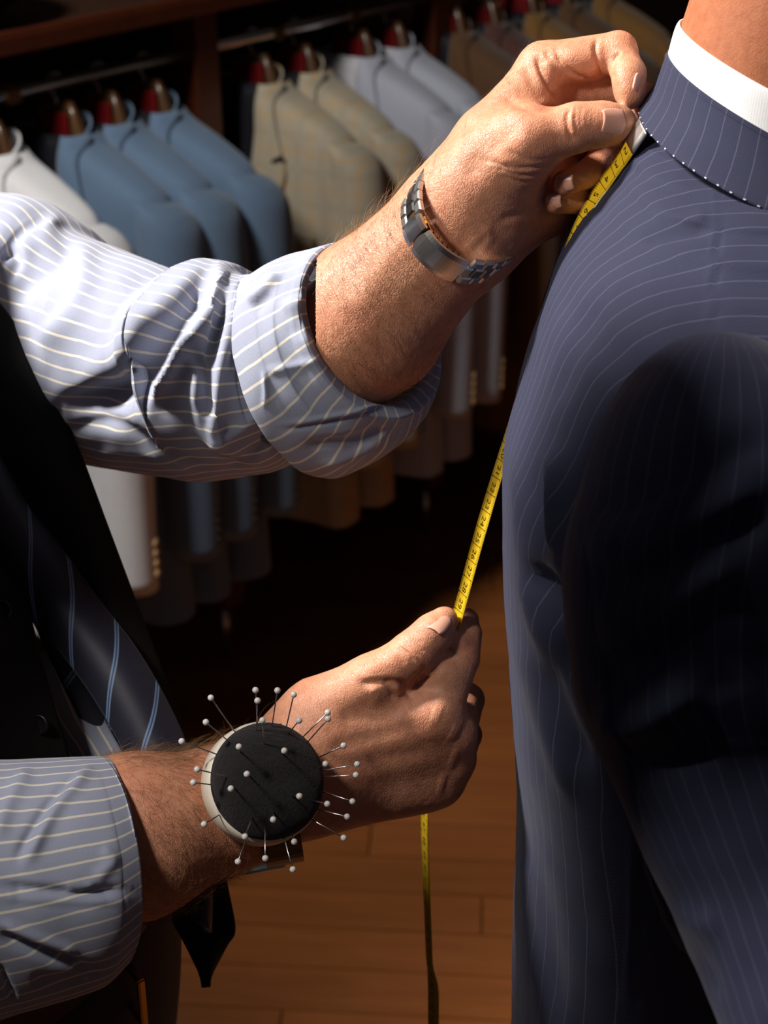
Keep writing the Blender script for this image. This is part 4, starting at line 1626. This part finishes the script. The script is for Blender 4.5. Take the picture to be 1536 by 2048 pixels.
# near front panel with its button edge
edge_n = [(-130, 820, .985), (-65, 980, .975), (0, 1110, .965), (55, 1215, .957), (82, 1312, .95), (108, 1405, .945), (140, 1512, .94), (165, 1640, .935), (185, 1800, .935), (190, 1960, .94)]
vest_near = patch('waistcoat_front', [[(x - 420, y + 40, d - .10), (x - 260, y + 25, d - .085), (x - 120, y + 10, d - .035), (x, y, d)] for x, y, d in edge_n], M['vest'], tailor, 90, 40, 0, .003)
for bx, by, bd in ((8, 1222, .945), (80, 1450, .932), (-70, 1000, .95)):
    c = at(bx, by, bd)
    n = nrm(-C_F - .35 * C_R + .1 * C_U)
    x = nrm(np.cross(n, C_U)); y = np.cross(n, x)
    v, f = revolve(c, n, x, y, [(.0055, 0), (.0062, .001), (.0062, .0022), (.0052, .0028), (.0046, .0020), (.0040, .0018), (.0008, .0018)], 24)
    b = mesh('waistcoat_button', v, f, M['button'] if 'button' in M else M['black'], vest_near)
    for sx, sy in ((-1, -1), (1, -1), (1, 1), (-1, 1)):
        v, f = revolve(c + x * sx * .0013 + y * sy * .0013, n, x, y, [(.0006, .001), (.0006, .0020)], 8)
        mesh('thread_hole', v, f, M['shoe'], b)


def rings(name, rows, mat, parent, N=64, expo=2.2, uvm=True, fitted=None, nR=60, wr=0.0, seed=0, strokes=(), capped=True):
    """rows: (cx,cy,cz, hx, hy, yaw) horizontal rings"""
    Q = spl(np.array(rows, float), nR)
    th = np.linspace(0, 2 * math.pi, N, endpoint=False)
    ce = np.sign(np.cos(th)) * np.abs(np.cos(th)) ** (2 / expo)
    se = np.sign(np.sin(th)) * np.abs(np.sin(th)) ** (2 / expo)
    G = np.zeros((nR, N, 3))
    for i, q in enumerate(Q):
        f = V3(math.cos(q[5]), math.sin(q[5]), 0)
        s = V3(math.sin(q[5]), -math.cos(q[5]), 0)
        G[i] = V3(*q[:3]) + f * q[3] * ce[:, None] + s * q[4] * se[:, None]
    s0 = V3(math.sin(Q[0][5]), -math.cos(Q[0][5]), 0)
    uv = np.stack([(G - Q[:, None, :3]) @ s0 + 5, G[..., 2]], -1)
    return grid_obj(name, G, mat, parent, uv=uv, wr=wr, seed=seed, strokes=strokes), G


ty = math.radians(-20)
rings('shirt_torso', [(-.36, .81, 1.47, .05, .055, ty), (-.365, .81, 1.43, .065, .09, ty), (-.375, .82, 1.38, .085, .14, ty), (-.38, .825, 1.30, .095, .15, ty), (-.37, .82, 1.2, .095, .145, ty), (-.345, .81, 1.1, .095, .14, ty), (-.32, .80, 1.0, .10, .14, ty), (-.31, .79, .95, .10, .14, ty)], M['shirt'], tailor)
rings('waistcoat_back', [(-.40, .80, 1.44, .07, .10, ty), (-.405, .80, 1.38, .10, .172, ty), (-.41, .80, 1.30, .115, .187, ty), (-.40, .79, 1.2, .12, .182, ty), (-.375, .78, 1.1, .122, .177, ty), (-.355, .775, 1.02, .125, .172, ty)], M['vest'], tailor)
# lower shirt front showing under the forearm
patch('shirt_front', [[(10, 1290, .99), (70, 1300, .985), (150, 1310, .985)], [(60, 1420, .985), (120, 1430, .98), (210, 1440, .98)], [(110, 1520, .98), (180, 1530, .975), (260, 1540, .975)], [(160, 1700, .975), (230, 1710, .97), (310, 1710, .97)], [(190, 1800, .97), (260, 1810, .965), (325, 1800, .965)], [(180, 1930, .965), (225, 1925, .96), (268, 1880, .962)], [(150, 2000, .965), (185, 1985, .96), (215, 1945, .962)]], M['shirt'], tailor, 90, 24, .002, .001,
      lambda w, L: np.stack(np.broadcast_arrays(w * .045 + L * 0, L + w * 0), -1))
# belt, buckle, trousers
wc = (-.272, .765)
rings('trousers', [(wc[0], wc[1], 1.03, .126, .165, ty), (wc[0], wc[1], .97, .130, .17, ty), (wc[0] - .01, wc[1], .88, .135, .182, ty), (wc[0] - .02, wc[1], .80, .13, .185, ty), (wc[0] - .02, wc[1], .74, .10, .17, ty)], M['trouser'], tailor)
for sgn in (-1, 1):
    off = V3(math.sin(ty), -math.cos(ty), 0) * .088 * sgn
    rings('trouser_leg', [(wc[0] - .02 + off[0], wc[1] + off[1], .82, .095, .088, ty), (wc[0] - .02 + off[0], wc[1] + off[1], .70, .092, .088, ty), (wc[0] - .025 + off[0], wc[1] + off[1], .5, .075, .075, ty), (wc[0] - .04 + off[0], wc[1] + off[1], .3, .066, .066, ty), (wc[0] - .05 + off[0], wc[1] + off[1], .05, .06, .058, ty)], M['trouser'], tailor)


def belt_ring(name, z0, z1, gx, gy, mat, a0=0, a1=360, thk=.003, tiltx=0.0):
    V = []
    n = 90
    f_, s_ = V3(math.cos(ty), math.sin(ty), 0), V3(math.sin(ty), -math.cos(ty), 0)
    for i in range(n + 1):
        a = math.radians(a0 + (a1 - a0) * i / n)
        for z, g in ((z0, 0), (z1, 0), (z1, thk), (z0, thk)):
            r = V3(wc[0], wc[1], z) + f_ * (gx + g) * math.cos(a) + s_ * (gy + g) * math.sin(a)
            r[2] -= tiltx * math.cos(a)
            V.append(r)
    fs = [tuple(q) for q in grid_faces(n + 1, 4, True)] + [(3, 2, 1, 0), tuple(n * 4 + k for k in range(4))]
    return mesh(name, V, fs, mat, tailor, smooth=False)


belt = belt_ring('belt', 1.0, 1.034, .131, .171, M['leather'], tiltx=.0)
# buckle
bk = at(252, 1962, .955)
bx_, bz_ = nrm(C_R * .55 - V3(0, 1, 0) * .8), V3(0, 0, 1)
bn_ = nrm(np.cross(bx_, bz_))
if bn_ @ (CAM - bk) < 0: bn_ = -bn_
bV, bF = [], []
for cx, cz, sx, sz, dep in ((-.004, 0, .0022, .017, .0035), (.010, .0165, .012, .0018, .002), (.010, -.0165, .012, .0018, .002), (.021, 0, .0018, .017, .002)):
    v, f = box_v(bk + bx_ * cx + bz_ * cz, bx_, bz_, bn_, sx, sz, dep, .0006)
    o = len(bV); bV += list(v); bF += [tuple(i + o for i in k) for k in f]
buckle = mesh('belt_buckle', bV, bF, M['gold'], tailor, smooth=False)
v, f = box_v(bk, bx_, bz_, bn_, .0016, .017, .001, .0006)
mesh('buckle_bar', v, f, M['steel_dark'], buckle, smooth=False)

# ------------------------------------------------------------------ the tailor's body: head, neck, trunk, legs, upper arms (mostly clothed)
def person_core(c, yaw, z_sh, hips, scale=1.0, arms=(), chest=None):
    f_ = V3(math.cos(yaw), math.sin(yaw), 0)
    s_ = V3(math.sin(yaw), -math.cos(yaw), 0)
    z = V3(0, 0, 1)
    nb = c + z * z_sh
    hp = np.asarray(hips, float)
    ch = nb - z * .18 if chest is None else np.asarray(chest, float)
    fs = [cone(nb + f_ * .005, nb + f_ * .03 + z * .10, 58, 56),
          cone(ch + s_ * .08, ch - s_ * .08, 78, 78), cone(ch + z * .06, nb - z * .02, 50, 48),
          cone(ch + z * .115 + s_ * .10, ch + z * .115 - s_ * .10, 32, 32),
          cone(ch, hp + z * .02, 84, 92)]
    for sg in (-1, 1):
        fs += [cone(hp + s_ * .08 * sg, hp + s_ * .09 * sg + z * (.50 - hp[2]), 70, 52), cone(hp + s_ * .09 * sg + z * (.50 - hp[2]), hp + s_ * .09 * sg + z * (.08 - hp[2]) - f_ * .03, 50, 36),
               cone(hp + s_ * .09 * sg + z * (.05 - hp[2]) - f_ * .04, hp + s_ * .10 * sg + z * (.035 - hp[2]) + f_ * .14, 36, 28)]
    for a, b, e in arms:
        fs += [cone(a, b, 34, 33), cone(b, e, 33, 33)]
    body = union(fs, 30)
    hc = nb + f_ * .055 + z * .205
    X = (f_, s_, z)
    head = union([ell(hc + z * .02 - f_ * .012, (96, 76, 104), X), ell(hc - z * .055 + f_ * .022, (70, 58, 66), X), ell(hc - z * .10 + f_ * .055, (28, 30, 22), X)], 30)
    nose = union([cone(hc + f_ * .083 + z * .005, hc + f_ * .108 - z * .035, 8, 12), cone(hc + f_ * .090 - z * .04 + s_ * .012, hc + f_ * .090 - z * .04 - s_ * .012, 9, 9)], 8)
    brow = cone(hc + f_ * .080 + z * .022 + s_ * .035, hc + f_ * .080 + z * .022 - s_ * .035, 9, 9)
    lips = union([cone(hc + f_ * .088 - z * .068 + s_ * .018, hc + f_ * .088 - z * .068 - s_ * .018, 5.5, 5.5), cone(hc + f_ * .086 - z * .079 + s_ * .015, hc + f_ * .086 - z * .079 - s_ * .015, 5.5, 5.5)], 3)
    eyes = [ell(hc + f_ * .076 + z * .002 + s_ * .032 * sg, (11, 13, 9), X) for sg in (-1, 1)]
    ears = [union([ell(hc - f_ * .012 - z * .01 + s_ * .078 * sg, (17, 7, 30), X)], 2) for sg in (-1, 1)]

    def g(p):
        r = smin(body(p), head(p), 35)
        r = smin(r, nose(p), 9)
        r = smin(r, brow(p), 12)
        r = smin(r, lips(p), 5)
        for e in eyes: r = smin(r, e(p), 4)
        for e in ears: r = smin(r, e(p), 8)
        return r

    def hairf(p):
        cap = ell(hc + z * .026 - f_ * .016, (103, 82, 108), X)(p)
        cut = -np.minimum((p - (hc + f_ * .055)) @ (-f_) + ((p - hc) @ z - .055) * .9, (p - hc) @ z + .065 + (-(p - hc) @ f_) * .5)
        return np.maximum(cap, cut)
    return g, hairf, hc


def build_person(g, hairf, hc, lo, hi, h, parent, skin, extra=None, hi_neck=None):
    V, F, N = surface(g, lo, hi, h)
    if extra:
        Vs, Fs, o = [V], [F], len(V)
        for v, f in extra:
            Vs.append(v); Fs.append(f + o); o += len(v)
        V, F = np.vstack(Vs), np.vstack(Fs)
    mesh('body', V, F, skin, parent)
    V, F, N = surface(hairf, hc - .14, hc + .15, .004)
    V = V + N * (vnoise(V * 160, 5) * .002)[:, None]
    mesh('hair', V, F, M['head_hair'], parent)


shL, shR = V3(-.285, .99, 1.345), V3(-.395, .62, 1.385)
elL, elR = at(430, 800, .965), at(-60, 1725, .805 * RS)
g, hf, hc = person_core(V3(-.315, .75, 0), ty, 1.45, V3(-.30, .765, .94), chest=(-.39, .80, 1.26), arms=((at(-150, 720, 1.10), at(430, 780, .985), at(700, 655, .917)), (shR, elR, at(225, 1690, .828 * RS))))
build_person(g, hf, hc, V3(-.62, .42, 0), V3(.02, 1.15, 1.80), .008, tailor, M['skin'], [(VL, FL), (VR, FR)])
Vy, Fy, Ny = surface(union([cone(shR, at(-150, 1752, .80 * RS), 62, 53), cone(shR, V3(-.335, .72, 1.43), 58, 48), cone(shR, V3(-.39, .79, 1.375), 56, 56), cone(V3(-.39, .79, 1.375), V3(-.33, .98, 1.345), 56, 56), cone(V3(-.33, .98, 1.345), at(-170, 720, 1.11), 56, 66)], 30), V3(-.62, .45, .95), V3(-.13, 1.15, 1.56), .006)
mesh('shirt_yoke', Vy, Fy, M['shirt'], tailor, uv=np.stack([Vy[:, 1], Vy[:, 2]], 1))
for sg in (-1, 1):
    f_, s_ = V3(math.cos(ty), math.sin(ty), 0), V3(math.sin(ty), -math.cos(ty), 0)
    hp = V3(-.30, .765, 0) + s_ * .095 * sg
    Vs, Fs, Ns = surface(union([cone(hp - f_ * .06 + V3(0, 0, .05), hp + f_ * .05 + V3(0, 0, .055), 45, 44), cone(hp + f_ * .05 + V3(0, 0, .05), hp + f_ * .17 + V3(0, 0, .036), 44, 33)], 15), hp - .14, hp + V3(.27, .2, .16), .005)
    Vs[:, 2] = np.maximum(Vs[:, 2], .001)
    mesh('shoe', Vs, Fs, M['shoe'], tailor)

# ------------------------------------------------------------------ the customer in a navy pinstripe suit
cust = empty('person', (.25, .72, 0.0), 'customer seen from behind in a navy pinstripe suit jacket and white shirt', 'person')
cy_ = math.radians(-10)
cF, cS = V3(math.cos(cy_), math.sin(cy_), 0), V3(math.sin(cy_), -math.cos(cy_), 0)
SIL = np.array([(1345, 100), (1318, 170), (1290, 240), (1240, 310), (1184, 400), (1142, 490), (1105, 580), (1073, 680), (1043, 780), (1016, 870), (1008, 915), (1004, 1000), (1004, 1080), (1008, 1200), (1018, 1320), (1027, 1450), (1033, 1560), (1031, 1700), (1027, 1850), (1023, 2048), (1015, 2400), (1005, 2900)], float)
YC = np.array([(100, .852), (240, .850), (330, .849), (400, .838), (450, .822), (600, .795), (900, .778), (1300, .775), (3000, .775)])
tor = [(1.466, .040, .054), (1.456, .048, .060), (1.447, .058, .066), (1.444, .075, .069), (1.438, .102, .073), (1.431, .128, .079), (1.422, .150, .085), (1.410, .171, .092), (1.392, .186, .099), (1.36, .194, .107), (1.29, .196, .116), (1.2, .19, .120), (1.1, .18, .116), (1.02, .176, .113), (.92, .188, .120), (.82, .20, .126), (.74, .206, .130)]
Q = spl(np.array(tor), 220)
NN = 260
th = np.linspace(0, 2 * math.pi, NN, endpoint=False)
ex = 2.35
ce = np.sign(np.cos(th)) * np.abs(np.cos(th)) ** (2 / ex)
se = np.sign(np.sin(th)) * np.abs(np.sin(th)) ** (2 / ex)
G = np.zeros((len(Q), NN, 3))
cen = []
for i, (z, W, D) in enumerate(Q):
    c = V3(.2, .8, z)
    for it in range(8):
        R_ = c + cF * D * ce[:, None] + cS * W * se[:, None]
        x, y, d = proj(R_)
        k = np.argmin(x)
        c[0] += (np.interp(y[k], SIL[:, 1], SIL[:, 0]) - x[k]) * d[k] / FPX * .9
        c[1] += (np.interp(y[k], YC[:, 0], YC[:, 1]) - R_[k, 1]) * .9
    cen.append(c.copy())
    G[i] = R_
cen = np.array(cen)
# smooth the fitted centres a little
for _ in range(6):
    cs = cen.copy()
    cs[1:-1] = (cen[:-2] + 2 * cen[1:-1] + cen[2:]) / 4
    G += (cs - cen)[:, None]
    cen = cs
CUSTC = cen
G += cF * (np.clip((cen[:, 2] - 1.446) / .02, 0, 1) * .006)[:, None, None]
uvj = np.stack([(G @ cS) + 3.0, G[..., 2]], -1)
JST = [
    ([(1046, 1128), (1075, 1170), (1105, 1225), (1132, 1275), (1150, 1340)], 16, 26, -16),
    ([(1030, 900), (1036, 1000), (1042, 1110), (1060, 1220), (1100, 1330)], 12, 14, 5),
    ([(1075, 950), (1080, 1050), (1090, 1130)], 16, 16, -4), ([(1110, 900), (1104, 1010), (1110, 1110)], 16, 16, 5),
    ([(1045, 1290), (1070, 1400), (1110, 1500), (1150, 1600)], 22, 22, 5), ([(1090, 1330), (1130, 1440), (1180, 1540)], 20, 20, -5),
    ([(1060, 1600), (1070, 1750), (1100, 1900), (1110, 2048)], 26, 26, -4), ([(1045, 1700), (1050, 1850), (1062, 2000)], 20, 20, 4),
    ([(1440, 374), (1434, 520), (1426, 660)], 3, 3, -1.0), ([(1434, 374), (1428, 520), (1419, 655)], 5, 5, .6),
    ([(1260, 1560), (1276, 1680), (1277, 1850), (1266, 2048)], 4, 4, -1.6), ([(1250, 1560), (1266, 1680), (1267, 1850), (1256, 2048)], 6, 6, 1.0),
    ([(1300, 430), (1370, 440), (1420, 432)], 14, 14, 1.6), ([(1280, 480), (1360, 470), (1420, 460)], 12, 12, -1.6), ([(1180, 430), (1230, 370), (1280, 330)], 16, 20, -3),
    ([(1060, 740), (1100, 620), (1160, 500)], 18, 24, 2.5), ([(1120, 820), (1150, 700), (1200, 600)], 26, 26, -2.5),
]
jk = grid_obj('jacket_body', G, M['navy'], cust, uv=uvj, strokes=JST, wr=.0012, seed=61)
SLV = [(1448, 664, 1475, 668, .700, .5), (1425, 661, 1505, 672, .700, .7), (1380, 668, 1560, 695, .700, .8), (1330, 690, 1625, 738, .700, .9), (1285, 722, 1685, 792, .700, .95), (1250, 760, 1725, 850, .70, .98), (1215, 815, 1765, 905, .70, 1.0), (1190, 880, 1788, 955, .70, 1.0), (1168, 950, 1802, 1012, .70, 1.0),
       (1145, 1030, 1802, 1078, .70, 1.0), (1127, 1130, 1796, 1155, .70, .98), (1126, 1205, 1786, 1225, .70, .96), (1136, 1290, 1780, 1302, .70, .95), (1154, 1400, 1775, 1400, .698, .95), (1195, 1500, 1772, 1488, .695, .95), (1240, 1592, 1776, 1566, .69, .95),
       (1300, 1720, 1798, 1680, .68, .95), (1355, 1840, 1830, 1785, .67, .95), (1440, 2048, 1890, 1965, .65, .95), (1530, 2260, 1960, 2160, .635, .95), (1590, 2400, 2000, 2290, .63, .95)]
SST = [([(1165, 960), (1240, 1010), (1400, 930), (1536, 880)], 29, 49, -3.3), ([(1170, 1060), (1260, 1110), (1400, 1040), (1536, 960)], 34, 49, 3.9), ([(1180, 1160), (1300, 1150), (1420, 1090), (1536, 1020)], 34, 43, -3.3),
       ([(1190, 1260), (1280, 1250), (1380, 1180), (1480, 1120)], 37, 43, 3.3), ([(1190, 1350), (1260, 1330), (1330, 1290)], 37, 43, -4.4), ([(1180, 1440), (1260, 1450), (1340, 1420), (1400, 1370)], 34, 43, 5.0),
       ([(1250, 1530), (1330, 1520), (1420, 1470)], 37, 37, -3.3), ([(1350, 1240), (1420, 1300), (1450, 1400)], 43, 43, -2.2), ([(1350, 1830), (1400, 1850), (1440, 1840)], 23, 23, 2.2), ([(1380, 1900), (1420, 1960), (1440, 1980)], 20, 20, -2.8),
       ([(1165, 1020), (1180, 1180), (1200, 1330), (1246, 1440), (1262, 1560), (1290, 1680)], 4, 4, -1.4), ([(1200, 1500), (1215, 1600)], 29, 29, -1.7)]
G, C_, th_ = loft(SLV, 220, 200)
uvl = np.r_[0, np.cumsum(np.linalg.norm(np.diff(C_, axis=0), axis=1))]
tt = np.linspace(0, 2 * math.pi, 200, endpoint=False); tt = np.where(tt > math.pi, tt - 2 * math.pi, tt)
uvs_ = np.stack(np.broadcast_arrays(tt[None] * .075 + uvl[:, None] * .02, uvl[:, None]), -1)
grid_obj('jacket_sleeve', G, M['navy'], cust, uv=uvs_, strokes=SST, wr=.0015, seed=71)
# far sleeve, mirrored about the jacket's middle plane
mid = cen[40]
Gf = G - (2 * ((G - mid) @ cS))[..., None] * cS
grid_obj('jacket_sleeve', Gf[:, ::-1], M['navy'], cust, uv=uvs_, wr=.0015, seed=72)

# neck line: collars
nk = at(1353, 60, .852 / 1.0257)
NC = nk + cF * .064                        # neck axis near the collar
tl = nrm(V3(0, 0, 1) + .30 * cF)          # collar leans forward


def collar(name, rows, mat, thick, a0=-150, a1=150, nA=120, uvscale=1.0, strokes=()):
    """rows: (offset along the neck, offset forward, radius front-back, radius side, droop to the front)"""
    Q = spl(np.array(rows, float), 40)
    G = np.zeros((40, nA, 3))
    for i, (h, fo, rf, rs, dr) in enumerate(Q):
        for j, a in enumerate(np.radians(np.linspace(a0, a1, nA))):
            G[i, j] = NC + V3(0, 0, h) + cF * (fo - rf * math.cos(a)) + cS * rs * math.sin(a) - V3(0, 0, 1) * dr * (1 - math.cos(a))
    aa = np.radians(np.linspace(a0, a1, nA))
    Lr = np.r_[0, np.cumsum(np.linalg.norm(np.diff(G[:, nA // 2], axis=0), axis=1))]
    uv = np.stack(np.broadcast_arrays(aa[None] * .08, Lr[:, None]), -1)
    V = G.reshape(-1, 3)
    nm = grid_normals(G, False)
    if ((nm * (G - NC)).sum(-1)).mean() < 0: nm = -nm
    if len(strokes): V = sculpt(V, nm.reshape(-1, 3), strokes)
    f = grid_faces(40, nA, False)
    k = len(f) // 2
    if (np.cross(V[f[k][1]] - V[f[k][0]], V[f[k][3]] - V[f[k][0]])) @ (V[f[k][0]] - NC) < 0: f = f[:, ::-1]
    o = mesh(name, V, f, mat, cust, uv=uv.reshape(-1, 2))
    m = o.modifiers.new('solid', 'SOLIDIFY'); m.thickness = thick; m.offset = -1
    return o, G


zb = 0.0
collar('shirt_collar', [(-.034, .002, .074, .076, .030), (-.015, .002, .070, .072, .028), (.0, .002, .067, .069, .026), (.0035, .002, .0645, .0665, .026), (-.004, .002, .0625, .0645, .026)], M['white_cotton'], .0008)
co, GC = collar('jacket_collar', [(-.0410, -.001, .0795, .106, .026), (-.0385, -.0005, .0785, .104, .026), (-.029, .001, .0740, .090, .026), (-.017, .002, .0715, .080, .028), (-.0115, .002, .0695, .077, .029), (-.016, .002, .067, .075, .029)], M['navy'], .0026)
# pick stitches along the collar's lower edge
stV, stF = [], []
row = GC[1]
for j in range(36, 96, 2):
    for q in (0.0,):
        P = row[j] * .7 + GC[3][j] * .3
        T = nrm(row[j + 1] - row[j]); O = nrm(P - NC); O[2] = abs(O[2]) * .4; O = nrm(O); Yv = nrm(np.cross(O, T))
        v, f = box_v(P + O * .0002, T, Yv, O, .0007, .00034, .0003, .0001)
        o = len(stV); stV += list(v); stF += [tuple(i + o for i in k) for k in f]
mesh('pick_stitching', stV, stF, simple('white_thread', srgb(196, 200, 218), .6), co, smooth=False)

g, hf, hc = person_core(V3(NC[0] - .02, NC[1], 0), cy_, NC[2] - .05, V3(cen[-60][0], cen[-60][1], .95), arms=((V3(.155, .625, 1.31), at(1455, 1300, .70), at(1640, 2000, .65)), (V3(.215, 1.0, 1.31), V3(.20, 1.03, 1.1), V3(.33, .99, .88))))


def neckf(p):
    r = g(p)
    a = cone(NC - cF * .004 + V3(0, 0, -.09), NC + cF * .022 + V3(0, 0, .075), 61, 60)
    return smin(r, a(p), 20)


Vn, Fn, _ = surface(neckf, NC + V3(-.10, -.12, -.08), NC + V3(.12, .12, .035), .002)
build_person(neckf, hf, hc, V3(-.02, .38, 0), V3(.62, 1.2, 1.86), .008, cust, M['skin_neck'], [(Vn, Fn)])
hx_, hy_ = cen[-60][0], cen[-60][1]
for sg in (-1, 1):
    off = cS * .09 * sg
    rings('trouser_leg', [(hx_ + off[0], hy_ + off[1], .90, .10, .092, cy_), (hx_ + off[0], hy_ + off[1], .74, .095, .09, cy_), (hx_ + off[0], hy_ + off[1], .5, .08, .078, cy_), (hx_ - .01 + off[0], hy_ + off[1], .3, .07, .07, cy_), (hx_ - .02 + off[0], hy_ + off[1], .05, .063, .06, cy_)], M['navy'], cust)
    hp = V3(hx_, hy_, 0) + cS * .095 * sg
    Vs, Fs, Ns = surface(union([cone(hp - cF * .06 + V3(0, 0, .05), hp + cF * .05 + V3(0, 0, .055), 45, 44), cone(hp + cF * .05 + V3(0, 0, .05), hp + cF * .17 + V3(0, 0, .036), 44, 33)], 15), hp - .14, hp + V3(.27, .2, .16), .005)
    Vs[:, 2] = np.maximum(Vs[:, 2], .001)
    mesh('shoe', Vs, Fs, M['shoe'], cust)

# ------------------------------------------------------------------ tape measure
def at_y(px, py, Y):
    return at(px, py, Y / (math.cos(PITCH) + (IH / 2 - py) / FPX * math.sin(PITCH)))


tp = [at_y(1285, 255, .822), at_y(1262, 288, .824), at_y(1236, 326, .830), at_y(1206, 371, .834), at_y(1178, 414, .832), at_y(1138, 500, .830), at_y(1068, 715, .820), at_y(1010, 900, .808), at_y(962, 1060, .796), at_y(921, 1210, .786), at_y(908, 1255, .784), at_y(893, 1320, .795), at_y(868, 1430, .81), at_y(852, 1560, .81), at_y(849, 1640, .805), at_y(851, 1730, .80), at_y(856, 1850, .80), at_y(859, 1920, .80), at_y(866, 1965, .80), at_y(867, 2048, .80), at_y(868, 2300, .80), at_y(868, 2700, .80), at_y(868, 3300, .80)]
TPN = 420
P = spl(np.array(tp), TPN)
T = nrm(np.gradient(P, axis=0))
Wv = nrm(np.tile(V3(.30, -.95, 0), (TPN, 1)))
tw = np.interp(np.arange(TPN), [0, 60, 110, 150, 300, 322, 345, 419], [0, 0, -.18, 0, 0, 0, .25, .2])
Wv = nrm(Wv + tw[:, None] * C_R)
Wv = nrm(Wv - T * (Wv * T).sum(1, keepdims=True))
Nt = np.cross(T, Wv)
Nt = Nt * np.sign((Nt * (CAM - P)).sum(1).mean())
TL = np.r_[0, np.cumsum(np.linalg.norm(np.diff(P, axis=0), axis=1))]
TW = .0135
t = NT('yellow_tape_print')
u, v = t.uvxy()
edge1 = t.math('LESS_THAN', u, .0024)
edge2 = t.math('GREATER_THAN', u, TW - .0024)
ticks = t.math('MULTIPLY', t.stripe(v, .001, .00014, .2), t.math('MAXIMUM', edge1, edge2))
cm = t.math('MULTIPLY', t.stripe(v, .01, .00020, .2, .5), t.math('LESS_THAN', u, TW - .0012))
c = t.mix(t.noise(60, 2), srgb(240, 196, 30), srgb(250, 208, 44))
c = t.mix(t.math('MAXIMUM', ticks, cm), c, srgb(24, 22, 18))
t.color(c)
t.set(Roughness=.42)
M['tape'] = t.m
tape = empty('measuring_tape', P[-1], 'yellow tailor\'s measuring tape stretched from the collar to the lower hand and hanging on', 'tape measure')
Gt = np.stack([P + Wv * w * TW / 2 for w in np.linspace(-1, 1, 5)], 1)
uvt = np.stack(np.broadcast_arrays(np.linspace(0, TW, 5)[None], TL[:, None]), -1)
f = grid_faces(TPN, 5, False)
o = mesh('tape_band', Gt.reshape(-1, 3), f, M['tape'], tape, uv=uvt.reshape(-1, 2))
m = o.modifiers.new('solid', 'SOLIDIFY'); m.thickness = .0004; m.offset = 0
# printed figures
fc = bpy.data.curves.new('figure', 'FONT')
fo = bpy.data.objects.new('figure', fc)
COL.objects.link(fo)
fc.size = .0068
fc.align_x = 'CENTER'
Mink = simple('tape_ink', (.012, .011, .010), .5)
dg = bpy.context.evaluated_depsgraph_get()
dV, dF = [], []
for cmn in range(1, min(int(TL[-1] * 100), 78)):
    fc.body = str(cmn)
    dg.update()
    me = fo.evaluated_get(dg).to_mesh()
    vv = np.array([v.co[:] for v in me.vertices])
    s_ = cmn * .01 - .0042 + vv[:, 0] * .92
    w_ = (vv[:, 1] - .0024)
    for i in range(1):
        pc = np.stack([np.interp(s_, TL, P[:, k]) for k in range(3)], 1)
        wc_ = np.stack([np.interp(s_, TL, Wv[:, k]) for k in range(3)], 1)
        nc_ = np.stack([np.interp(s_, TL, Nt[:, k]) for k in range(3)], 1)
    b = len(dV)
    dV += list(pc + wc_ * w_[:, None] + nc_ * .00032)
    dF += [tuple(i + b for i in p.vertices) for p in me.polygons]
bpy.data.objects.remove(fo)
mesh('printed_figures', dV, dF, Mink, o, smooth=False)
# metal end
s0 = np.linspace(-.002, .0125, 8)
pc = np.stack([np.interp(np.maximum(s0, 0), TL, P[:, k]) for k in range(3)], 1)
Ge = np.stack([pc + Wv[0] * w * (TW / 2 + .0004) for w in np.linspace(-1, 1, 4)], 1)
Ge[0] -= T[0] * .001
oe = mesh('metal_end', Ge.reshape(-1, 3), grid_faces(8, 4, False), M['steel'], tape, smooth=False)
m = oe.modifiers.new('solid', 'SOLIDIFY'); m.thickness = .0012; m.offset = 0
